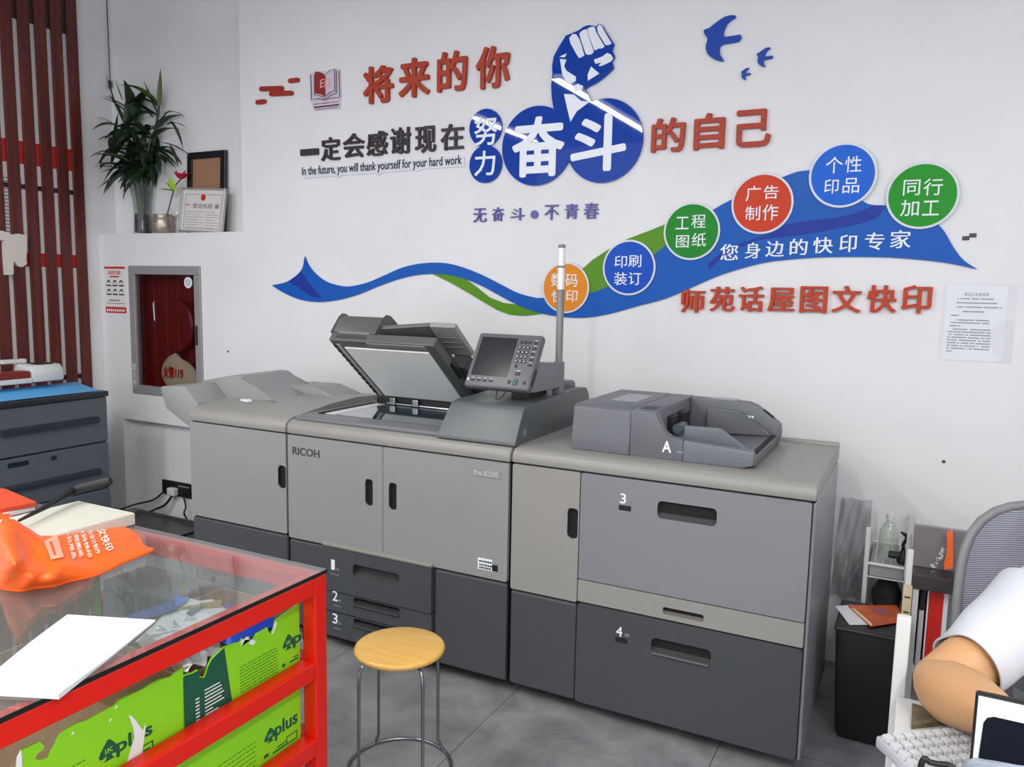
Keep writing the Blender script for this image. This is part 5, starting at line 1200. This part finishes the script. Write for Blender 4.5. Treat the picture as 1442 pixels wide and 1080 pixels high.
rx0, rx1 = at_y(1223, 745, 3.14).x, at_y(1277, 800, 3.14).x; rzt = at_y(1223, 743, 3.14).z
for x in (rx0, rx1):
    for y in (3.14, 3.44): MB().box(x-.008, x+.008, y, y+.016, 0, rzt, .003).build('post', WPLAST, rk)
for zc in (at_y(1250, 798, 3.14).z, .30, .08):
    mb = MB(); mb.tube([(rx0, 3.148, zc), (rx1, 3.148, zc)], .006, 8); mb.tube([(rx0, 3.448, zc), (rx1, 3.448, zc)], .006, 8)
    for k in range(6): mb.tube([(rx0+(rx1-rx0)*k/5, 3.148, zc-.003), (rx0+(rx1-rx0)*k/5, 3.448, zc-.003)], .003, 6)
    for y in (3.148, 3.448): mb.tube([(rx0, y, zc-.05), (rx1, y, zc-.05)], .003, 6)
    mb.build('wire_shelf', WPLAST, rk)
zsh = at_y(1250, 798, 3.14).z
MB().box(rx0+.012, rx1-.010, 3.155, 3.44, zsh-.048, zsh-.006, .002).build('basket_liner', glass_mat('grey_liner', (.55, .56, .58), .06, .35), rk)
bx = at_y(1249, 790, 3.24); cbt = thing('water_bottle', 'clear green-tinted water bottle on the top shelf of the slim rack', 'bottle', (bx.x, 3.24, zsh+.006))
MB().lathe([(.030, 0), (.034, .006), (.034, .07), (.033, .10), (.022, .125), (.012, .14), (.012, .15)], (0, 0, 0), 20).build('body', glass_mat('greenish_clear', (.86, .92, .84), .06, .14), cbt, local=True, smooth=50)
MB().lathe([(.014, .146), (.014, .165), (.012, .168)], (0, 0, 0), 16).build('cap', WPLAST, cbt, local=True)
fx_ = at_y(1272, 785, 3.19); cl = thing('clip_stand', 'small black clip-on stand on the slim rack beside the bottle', 'stand', (fx_.x, 3.19, zsh+.006))
MB().lathe([(.020, 0), (.024, .01), (.018, .03), (.010, .05)], (0, 0, 0), 16).build('base', BLACK, cl, local=True, smooth=50)
MB().tube([(0, 0, .04), (-.004, 0, .07), (.008, 0, .10)], .006, 8).build('neck', BLACK, cl, local=True); MB().tube([(.008, 0, .10), (-.012, -.01, .118), (.010, -.01, .112)], .005, 8).build('clip', BLACK, cl, local=True)
MB().lathe([(.012, -.02), (.014, -.016), (.014, .016), (.012, .02)], (-.030, -.008, .03), 14, 'x').build('knob', BLACK, cl, local=True)
ds = thing('dark_bundle', 'dark cloth bundle on the lower shelf of the slim rack', 'bundle', (-.05, 3.3, .306))
def blob(u, v): a_ = 2*PI*u; b_ = PI*(v-.5)*.999; r_ = 1+.14*math.sin(5*a_)*math.cos(3*b_); return (-.05+.050*r_*math.cos(a_)*math.cos(b_), 3.29+.11*r_*math.sin(a_)*math.cos(b_), .395+.085*math.sin(b_)*(1+.05*math.sin(4*a_)))
MB().grid(blob, 24, 12, True).build('body', mat('dark_cloth', (44, 44, 48), .9, noise=.4, nscale=20), ds, smooth=60)
pw = thing('plastic_sheet', 'crumpled translucent grey plastic sheet hanging by the end of the printers', 'plastic sheet', (-.19, 3.46, .30))
def shf(u, v):
    return (-.245+.115*u-.02*(1-v), WY-.022+.014*math.sin(11*u+7*v)*math.sin(3*v+1)-.006*math.sin(23*u-9*v), .30+.42*v)
MB().grid(shf, 22, 22).solidify(.001).build('film', glass_mat('grey_film', (.90, .90, .91), .05, .25), pw, smooth=60)
# marble topped cabinet
MARB = mat('dark_marble', (62, 54, 52), .18, noise=.5, nscale=9); PANG = mat('grey_gloss_panel', (124, 118, 122), .25, noise=.06, nscale=12)
cbn = thing('marble_cabinet', 'low cabinet with a dark marbled top beside the slim rack', 'cabinet', (.22, 3.2, 0))
kz0, kz1 = at_y(1310, 833, 3.0).z, at_y(1310, 812, 3.0).z; kx0 = at_y(1285, 820, 3.0).x
MB().box(kx0, .52, 3.0, 3.40, kz0, kz1, .003).build('top', MARB, cbn)
MB().box(kx0+.004, kx0+.022, 3.01, 3.39, 0, kz0, .001).build('side_panel', WPLAST, cbn); MB().box(.49, .515, 3.01, 3.39, 0, kz0, .001).build('side_panel', WPLAST, cbn)
MB().box(kx0+.022, .49, 3.37, 3.39, 0, kz0).build('back_panel', WPLAST, cbn)
for z in (.05, .235): MB().box(kx0+.022, .49, 3.02, 3.37, z, z+.016).build('shelf', WPLAST, cbn)
gp = thing('gloss_panel', 'grey glossy board with painted reflection streak standing on the marbled cabinet top', 'board', (.2, 3.1, kz1))
MB().box(at_y(1285, 775, 3.10).x, .42, 3.095, 3.115, kz1, at_y(1310, 741, 3.10).z, .002).build('board', PANG, gp)
mb = MB(); rr = random.Random(3)  # white specks painted along a diagonal as the board's reflection streak
for k in range(26):
    t_ = k/25; q = at_y(1306+24*t_+rr.uniform(-3, 3), 812-42*t_+rr.uniform(-3, 3), 3.094); s_ = rr.uniform(.001, .0035); mb.box(q.x-s_*1.6, q.x+s_*1.6, 3.0935, 3.095, q.z-s_, q.z+s_)
mb.build('reflection_streak', mat('streak_white', (226, 226, 226), .4), gp)
q0 = at_y(1305, 850, 3.06)
rdz = .252
rfo = thing('red_binder', 'upright red file binder with white edges in the marbled cabinet', 'binder', (q0.x+.03, 3.15, rdz))
xa_, xb_ = at_y(1305, 880, 3.06).x, at_y(1326, 880, 3.06).x
MB().box(xa_, xb_, 3.06, 3.30, rdz, kz0-.006, .003).build('cover', mat('signal_red_cover', (216, 34, 16), .4), rfo); MB().box(xb_, xb_+.014, 3.062, 3.30, rdz, kz0-.012, .001).build('page_block', PAPER, rfo); MB().box(xa_-.005, xa_, 3.06, 3.30, rdz, kz0-.012, .001).build('white_edge', PAPER, rfo)
bk = tag(MB().box(kx0+.028, xa_-.012, 3.05, 3.30, kz0-.09, kz0-.004, .004).build('black_case', BLACK), 'small black case high in the marbled cabinet left of the red binder', 'case')
tag(MB().box(kx0+.028, xa_-.012, 3.05, 3.30, .252, kz0-.091, .003).build('white_carton', mat('offwhite_card', (196, 190, 190), .7)), 'off-white carton under the small black case', 'box')
tg = [(1333,750),(1342,746),(1342,800),(1330,802),(1329,795),(1333,780),(1334,765)]
tag(MB().prism([(p.x, p.z) for p in [at_y(x, y, 3.06) for x, y in tg]], 'y', 3.055, 3.066, .001).build('orange_pouch', mat('orange_pouch_vinyl', (240, 104, 40), .4)), 'narrow bright orange pouch against the grey glossy board', 'pouch')
# white pole with a marked wooden strip
wpz1 = at_y(1283, 775, 2.72); wpz0 = at_y(1277, 850, 2.72)
pl_ = thing('marked_pole', 'thin white pole with a marked pale wooden strip in front of the cabinet', 'pole', (wpz1.x, 2.72, 0))
MB().box(wpz1.x-.010, wpz1.x+.008, 2.72, 2.735, 0, wpz1.z, .002).build('pole', WPLAST, pl_)
s1_, s0_ = at_y(1279, 826, 2.70), at_y(1274, 932, 2.70)
st_ = MB().box(s1_.x-.013, s1_.x+.012, 2.702, 2.7195, s0_.z, s1_.z, .001).build('wooden_strip', mat('birch_strip', (206, 188, 150), .6, noise=.1, nscale=25), pl_)
mb = MB()
for k in range(5): z = s1_.z-.035-(s1_.z-s0_.z-.05)*k/4; mb.box(s1_.x-.008, s1_.x+(.008 if k < 2 else .004), 2.7012, 2.7022, z-.003, z+.002)
mb.build('mark', INK, st_)

# ------------------------------------------------------------------ desk, keyboard, display
DZ = .755
dk_ = thing('white_desk', 'white desk with a keyboard at its corner, lower right', 'desk', (.6, 1.3, 0))
MB().box(.006, 1.25, .95, 1.70, DZ-.025, DZ, .003).build('desktop', WPLAST, dk_)
for x, y in ((.02, 1.0), (1.2, 1.0), (1.2, 1.66)): MB().box(x, x+.03, y, y+.03, 0, DZ-.025, .002).build('leg', WPLAST, dk_)
MB().box(-.004, .022, 1.702, 1.726, 0, at_y(1270, 868, 1.71).z, .003).build('tall_leg', WPLAST, dk_)
mb = MB(); mb.prism([(1.698, DZ-.026), (1.54, DZ-.026), (1.698, DZ-.17)], 'x', .008, .018); mb.build('corner_bracket', WPLAST, dk_)
kp = at_z(1233, 1035, .778); kang = math.atan2(.104, .132)
kb = thing('keyboard', 'pale grey keyboard set askew at the desk corner beneath the arm', 'keyboard', (kp.x, kp.y, DZ+.0005), rz=kang)
KW, KD = .40, .125
mb = MB(); mb.hexa([(0, -KD, 0), (KW, -KD, 0), (KW, 0, 0), (0, 0, 0), (0, -KD, .012), (KW, -KD, .012), (KW, 0, .022), (0, 0, .022)], .004); mb.build('case', mat('key_case_grey', (176, 178, 184), .4), kb, local=True, smooth=40)
KEYC = mat('keycap_white', (196, 197, 200), .45)
kc = None; n_ = 0
for r_ in range(5):
    for c_ in range(19):
        x = .012+.0198*c_; y = -.018-.0215*r_
        zt = .0255-.0022*r_
        if kc is None:
            kc = MB().hexa([(-.0085, -.009, -.004), (.0085, -.009, -.004), (.0085, .009, -.004), (-.0085, .009, -.004), (-.0068, -.007, .005), (.0068, -.007, .005), (.0068, .007, .005), (-.0068, .007, .005)], .001).build('key', KEYC, kb, local=True); k_ = kc
        else:
            k_ = kc.copy(); COL.objects.link(k_); k_.parent = kb
        k_.location = (x, y, zt)
mb = MB(); mb.box(.006, .05, -.0145, -.004, .0225, .0235); mb.build('indicator_strip', GREYINK, kb, local=True)
pd = [at_z(x, y, DZ+.002) for x, y in ((1284, 995), (1346, 1012), (1352, 1018), (1283, 1026))]
pd = [Vector((max(.012, p.x), min(1.695, p.y), 0)) for p in pd]
tag(MB().prism([(p.x, p.y) for p in pd], 'z', DZ+.0004, DZ+.010, .001).build('desk_pad', mat('mottled_brown', (112, 100, 78), .8, noise=.4, nscale=45)), 'mottled brown pad on the desk under the elbow', 'pad')
ty = 1.30; t0_ = at_y(1375, 976, ty); t1_ = at_y(1364, 1072, ty)
dp = thing('desk_display', 'upright black-edged panel with a white border and dark screen on the desk', 'display', (t0_.x+.15, ty, DZ))
DWd, DHt = .30, t0_.z-DZ-.002
MB().box(t0_.x, t0_.x+DWd, ty, ty+.016, DZ+.001, t0_.z, .004).build('case', BLACK, dp)
MB().box(t0_.x+.003, t0_.x+DWd-.003, ty-.003, ty+.001, DZ+.006, t0_.z-.003, .001).build('white_border', mat('bezel_white', (240, 240, 238), .4), dp)
sc0 = at_y(1386, 1006, ty-.003)
mb = MB(); rr_ = .012; x0_, x1_, zt_ = sc0.x, t0_.x+DWd-.016, sc0.z
mb.prism([(x0_-.006, DZ+.03), (x1_, DZ+.03), (x1_, zt_), (x0_+rr_, zt_), (x0_+.004, zt_-.004), (x0_, zt_-rr_)], 'y', ty-.0042, ty-.003); mb.build('screen', mat('navy_black_screen', (24, 28, 38), .15), dp)
MB().box(t0_.x+.09, t0_.x+.21, ty+.005, ty+.12, DZ+.0005, DZ+.006, .002).build('stand', BLACK, dp)
cy_ = 1.16; ctop = at_y(1405, 1058, cy_); cle = at_y(1335, 1078, cy_)
cl_ = thing('grey_cloth', 'crumpled blue-grey cloth on the desk in front of the dark display', 'cloth', (ctop.x+.08, cy_, DZ))
def clf(u, v):
    x = cle.x-.01+.30*u; y = cy_-.10+.13*v
    e = math.sin(PI*min(1, max(0, v)))**.5*min(1, (u+.02)*9)**.6*min(1, (1-u)*5)**.5
    return (x, y, DZ+.003+(ctop.z+.012-DZ)*e*(.90+.16*u)+.004*math.sin(60*v+9*u)*e)
MB().grid(clf, 24, 24).solidify(.003).build('body', mat('blue_grey_fabric', (136, 144, 156), .85, noise=.06, nscale=16), cl_, smooth=60)
lp = [at_y(x, y, 1.30) for x, y in ((1296, 1098), (1297, 1078), (1302, 1068), (1309, 1073), (1322, 1076), (1334, 1077), (1345, 1082))]
tag(MB().tube(bezier_smooth([tuple(p) for p in lp] , 4, False), .0045, 8).build('black_strap', BLACK, smooth=80), 'black curved strap end at the desk edge under the keyboard', 'strap')

# ------------------------------------------------------------------ office chair
ch = thing('office_chair', 'grey mesh-backed office chair behind the seated person', 'chair', (.36, 2.10, 0))
def mesh_mat():
    m = bpy.data.materials.new('ribbed_grey_mesh'); m.use_nodes = True; nt = m.node_tree; b = nt.nodes['Principled BSDF']
    tc = nt.nodes.new('ShaderNodeTexCoord'); wv = nt.nodes.new('ShaderNodeTexWave'); wv.bands_direction = 'Z'; wv.inputs['Scale'].default_value = 62; wv.inputs['Distortion'].default_value = .5; wv.inputs['Detail Scale'].default_value = 1
    r = nt.nodes.new('ShaderNodeValToRGB'); e = r.color_ramp.elements; e[0].position = .3; e[1].position = .7; e[0].color = (*lin((122, 122, 134)), 1); e[1].color = (*lin((164, 164, 178)), 1)
    nt.links.new(tc.outputs['Object'], wv.inputs['Vector']); nt.links.new(wv.outputs['Fac'], r.inputs[0]); nt.links.new(r.outputs[0], b.inputs['Base Color'])
    bp = nt.nodes.new('ShaderNodeBump'); bp.inputs['Strength'].default_value = .5; bp.inputs['Distance'].default_value = .004; nt.links.new(wv.outputs['Fac'], bp.inputs['Height']); nt.links.new(bp.outputs[0], b.inputs['Normal'])
    b.inputs['Roughness'].default_value = .7; return m
BXC, BZC, BHW, BHH = .372, .785, .252, .275      # centre and half size of the back
def back_pt(a_, s, dy=0):
    c_, s_ = math.cos(a_), math.sin(a_); k = 4.2
    r_ = (abs(c_)**k+abs(s_)**k)**(-1/k)
    x = BHW*r_*c_*s; z = BHH*r_*s_*s
    return (BXC+x*(1-.06*(z < 0)*abs(z)/BHH), 2.20+dy-.10*((x/BHW)**2)+.10*(z/BHH)*.5, BZC+z)
mb = MB(); N2 = 56; rows = [[mb.bm.verts.new(back_pt(2*PI*i/N2, s)) for i in range(N2)] for s in (.2, .4, .6, .8, .97)]
c0 = mb.bm.verts.new(back_pt(0, 0)); 
for i in range(N2): mb.bm.faces.new((c0, rows[0][i], rows[0][(i+1) % N2]))
for k in range(4):
    for i in range(N2): mb.bm.faces.new((rows[k][i], rows[k+1][i], rows[k+1][(i+1) % N2], rows[k][(i+1) % N2]))
mb.solidify(.006).build('mesh_back', mesh_mat(), ch, smooth=60)
pth = [back_pt(2*PI*i/N2, 1.0) for i in range(N2)]; mb = MB(); mb.tube(pth+[pth[0]], .011, 10, caps=False); mb.build('back_frame', mat('grey_chair_frame', (122, 124, 126), .5), ch, smooth=70)
mb = MB(); mb.box(.12, .60, 1.80, 2.20, .405, .455, .022, seg=3); mb.build('seat', mat('seat_grey_fabric', (92, 94, 100), .9), ch, smooth=50)
mb = MB(); mb.box(.33, .39, 2.16, 2.23, .40, .60, .008); mb.build('back_bracket', BLACK, ch)
MB().lathe([(.028, .075), (.028, .36), (.06, .38), (.06, .405)], (.36, 2.02, 0), 16).build('gas_post', BLACK, ch, smooth=50)
for k in range(5):
    a_ = 2*PI*k/5+.3; d_ = Vector((math.cos(a_), math.sin(a_), 0))
    lg = MB().tube([Vector((.36, 2.02, .095)), Vector((.36, 2.02, .075))+d_*.30], [.022, .014], 8).build('leg', BLACK, ch, smooth=60)
    MB().lathe([(.012, -.02), (.027, -.018), (.027, .018), (.012, .02)], tuple(Vector((.36, 2.02, .030))+d_*.30), 14, 'x').build('caster', BLACK, lg, smooth=50)

# ------------------------------------------------------------------ seated person
SKIN = mat('skin', (198, 150, 106), .5, noise=.03, nscale=9)
TEE = mat('white_tee_cotton', (200, 202, 209), .9, noise=.02, nscale=12, bump=.12)
def skin_obj(name, verts, edges, radii, m, parent, sub=2, root=0):
    me = bpy.data.meshes.new(name); me.from_pydata([tuple(v) for v in verts], edges, [])
    o = bpy.data.objects.new(name, me); COL.objects.link(o)
    sk = o.modifiers.new('skin', 'SKIN'); sk.use_smooth_shade = True
    for i, r in enumerate(radii):
        r = r if isinstance(r, tuple) else (r, r); me.skin_vertices[0].data[i].radius = r
    me.skin_vertices[0].data[root].use_root = True
    ss_ = o.modifiers.new('sub', 'SUBSURF'); ss_.levels = sub; ss_.render_levels = sub
    bpy.context.view_layer.update()
    dg = bpy.context.evaluated_depsgraph_get(); me2 = bpy.data.meshes.new_from_object(o.evaluated_get(dg)); bpy.data.objects.remove(o)
    me2.name = name; o = bpy.data.objects.new(name, me2); COL.objects.link(o); me2.materials.clear(); me2.materials.append(m)
    for p in me2.polygons: p.use_smooth = True
    if parent is not None: me2.transform(Matrix.Translation(-WL(parent))); o.parent = parent
    return o
S_ = Vector((.255, 1.85, .945)); E_ = at_y(1322, 966, 1.655); W_ = at_y(1416, 1013, 1.46)
S2 = Vector((.60, 1.86, .96)); E2 = Vector((.70, 1.66, .83)); W2_ = Vector((.52, 1.50, .80))
per = thing('person', 'person in a white short-sleeved T-shirt seated at the desk, bare forearm over the keyboard', 'person', (.43, 1.95, 0))
V = [(.43, 2.00, .585), (.43, 1.97, .72), (.43, 1.92, .86), (.43, 1.90, .96), (.425, 1.86, 1.05), (.42, 1.80, 1.13), (.42, 1.78, 1.23),
     (.33, 1.88, .965), S_, S_.lerp(E_, .5), E_+Vector((.012, .010, .006)), E_, E_.lerp(W_, .18), E_.lerp(W_, .5), E_.lerp(W_, .85), W_,
     (.53, 1.89, .97), S2, S2.lerp(E2, .5), E2, E2.lerp(W2_, .5), W2_,
     (.33, 1.98, .575), (.31, 1.60, .575), (.31, 1.55, .30), (.31, 1.56, .07), (.31, 1.45, .04),
     (.53, 1.98, .575), (.55, 1.60, .575), (.55, 1.55, .30), (.55, 1.56, .07), (.55, 1.45, .04)]
Ed = [(0,1),(1,2),(2,3),(3,4),(4,5),(5,6),(3,7),(7,8),(8,9),(9,10),(10,11),(11,12),(12,13),(13,14),(14,15),(3,16),(16,17),(17,18),(18,19),(19,20),(20,21),(0,22),(22,23),(23,24),(24,25),(25,26),(0,27),(27,28),(28,29),(29,30),(30,31)]
Rd = [.12,.115,.13,.10,.055,.052,.05,.07,.064,.060,.058,.056,.064,.058,.042,.034,.07,.058,.050,.044,.040,.028,.09,.075,.055,.04,.035,.09,.075,.055,.04,.035]
body = skin_obj('body', V, Ed, Rd, SKIN, None)
# head with face, hands with five fingers each: merged into the body mesh
extra = MB()
HC = Vector((.42, 1.765, 1.30))
def headf(u, v):
    a_ = 2*PI*u; b_ = PI*(v-.5)*.999; x = math.cos(a_)*math.cos(b_); y = math.sin(a_)*math.cos(b_); z = math.sin(b_)
    jaw = 1-.22*max(0, -z)
    p = Vector((.076*x*jaw, .096*y*(1-.1*max(0, -z)), .118*z))
    if y < 0:
        p.y -= .022*math.exp(-(x/.16)**2-((z+.10)/.20)**2)                       # nose
        p.y += .010*math.exp(-((abs(x)-.42)/.18)**2-((z-.08)/.12)**2)          # eye sockets
        p.y -= .006*math.exp(-(x/.35)**2-((z+.42)/.08)**2)                       # lips
    return tuple(HC+p)
extra.grid(headf, 40, 26, True)
for sx in (-1, 1): extra.lathe([(.004, -.004), (.018, -.002), (.020, .004), (.010, .007)], tuple(HC+Vector((sx*.078, .008, -.008))), 12, 'x')
def hand(wrist, fore, up, side):
    f = fore.normalized(); s = side.normalized(); u = up.normalized()
    def P(a, b, c): return wrist+f*a+s*b+u*c
    out = []
    # palm
    extra.tube([P(-.03, 0, 0), P(.0, 0, 0), P(.03, 0, .002)], [.030, .028, .026], 12)
    extra.hexa([P(.0, -.034, -.013), P(.0, .034, -.013), P(.085, .040, -.012), P(.085, -.040, -.012), P(.0, -.030, .014), P(.0, .030, .014), P(.085, .038, .012), P(.085, -.038, .012)], .010)
    for b, ln, r in ((-.031, .070, .0085), (-.010, .080, .009), (.011, .074, .0088), (.031, .058, .0078)):
        extra.tube([P(.070, b, .002), P(.085, b*1.03, .004), P(.085+ln*.45, b*1.08, .002), P(.085+ln*.75, b*1.1, -.014), P(.085+ln*.92, b*1.1, -.028)], [r*1.1, r*1.1, r, r*.92, r*.6], 9)
    extra.tube([P(.015, -.030, -.002), P(.040, -.052, -.008), P(.066, -.060, -.014), P(.088, -.060, -.022)], [.014, .0125, .0105, .006], 9)
hand(W_, Vector((.15, -.10, -.02)), Vector((0, 0, 1)), Vector((-.95, -.25, 0)))
hand(W2_, Vector((-.16, -.10, -.01)), Vector((0, 0, 1)), Vector((-.5, .8, 0)) * -1)
bmesh.ops.recalc_face_normals(extra.bm, faces=extra.bm.faces[:])
bm_ = bmesh.new(); bm_.from_mesh(body.data); tmp = bpy.data.meshes.new('t'); extra.bm.to_mesh(tmp); extra.bm.free(); bm_.from_mesh(tmp)
bmesh.ops.translate(bm_, verts=bm_.verts[:], vec=-per.location); bm_.to_mesh(body.data); bm_.free(); bpy.data.meshes.remove(tmp)
body.parent = per
for p in body.data.polygons: p.use_smooth = True
mb = MB()
def hairf(u, v):
    a_ = 2*PI*u; b_ = PI*.5*(1-v*.95); x = math.cos(a_)*math.cos(b_); y = math.sin(a_)*math.cos(b_); z = math.sin(b_)
    z2 = max(z, .35 if y < -.2 else -.35)
    return tuple(HC+Vector((.083*x, .104*y+.004, .126*z2)))
mb.grid(hairf, 36, 12, True).build('hair', mat('black_hair', (28, 26, 26), .5), per, smooth=60)
mb = MB()
for sx in (-1, 1): mb.lathe([(.0005, -.004), (.006, -.003), (.009, 0), (.006, .003), (.0005, .004)], tuple(HC+Vector((sx*.032, -.086, .008))), 12, 'y')
mb.build('eyes', INK, per, smooth=60)
# T-shirt: torso plus two loose sleeves
H_ = S_.lerp(E_, .74); H2 = S2.lerp(E2, .60)
tv = [(.43, 2.00, .60), (.43, 1.97, .74), (.43, 1.92, .86), (.43, 1.90, .95), (.425, 1.865, 1.025), (.33, 1.88, .965), S_, S_.lerp(E_, .40)+Vector((.0, .004, -.006)), H_+Vector((.006, .0, -.004)), (.53, 1.89, .97), S2, H2]
tv[7] = tuple(S_.lerp(E_, .22)); tv[8] = tuple(S_.lerp(E_, .40))
te = [(0,1),(1,2),(2,3),(3,4),(3,5),(5,6),(6,7),(7,8),(3,9),(9,10),(10,11)]
ax = (E_-S_).normalized(); a1 = ax.orthogonal().normalized(); a2 = ax.cross(a1); LA = (E_-S_).length
def slv(u, v):
    t = .05+.69*v; r_ = .090-.022*v+.006*math.sin(4*PI*u+2*v)*v+.004*math.sin(6*PI*u+9*v)*v; d_ = a1*math.cos(2*PI*u)+a2*math.sin(2*PI*u)
    return tuple(S_+ax*(LA*(t+.03*math.sin(2*PI*u+1.0)*v))+d_*r_)
MB().grid(slv, 40, 12, True).solidify(.004).build('sleeve', TEE, per, smooth=60)
skin_obj('t_shirt', tv, te, [.15,.16,.17,.135,.068,.11,.090,.078,.064,.10,.085,.074], TEE, per)
hp_ = [V[0], V[22], V[23], V[24], V[25], V[27], V[28], V[29], V[30]]
skin_obj('trousers', hp_, [(0,1),(1,2),(2,3),(3,4),(0,5),(5,6),(6,7),(7,8)], [.15,.105,.09,.07,.06,.105,.09,.07,.06], mat('grey_trousers', (110, 112, 116), .9), per)
for sx in (.31, .55): mb = MB(); mb.hexa([(sx-.045, 1.36, 0), (sx+.045, 1.36, 0), (sx+.04, 1.62, 0), (sx-.04, 1.62, 0), (sx-.035, 1.38, .05), (sx+.035, 1.38, .05), (sx+.038, 1.61, .09), (sx-.038, 1.61, .09)], .015); mb.build('shoe', BLACK, per, smooth=50)

# ------------------------------------------------------------------ the tube lamp fittings on the ceiling
for i, (x, y0, y1, z, wt) in enumerate(LAMPS):
    t = thing('tube_lamp', 'long white suspended tube lamp %s' % ['above the left of the press', 'nearest the slat screen', 'behind the stool and counter', 'above the supply cabinet and desk', 'above the right wall side'][i], 'ceiling lamp', (x, (y0+y1)/2, z), 'suspended tube lamps')
    MB().box(x-.045, x+.045, y0, y1, z, z+.04, .004).build('housing', WPLAST, t)
    MB().box(x-.030, x+.030, y0+.01, y1-.01, z-.025, z, .008).build('diffuser', mat('lit_diffuser', (255, 252, 246), .4, emit=6.0), t)
    for y in (y0+.15, y1-.15): MB().tube([(x, y, z+.04), (x, y, 3.45)], .004, 6).build('hanger', CHROME, t)
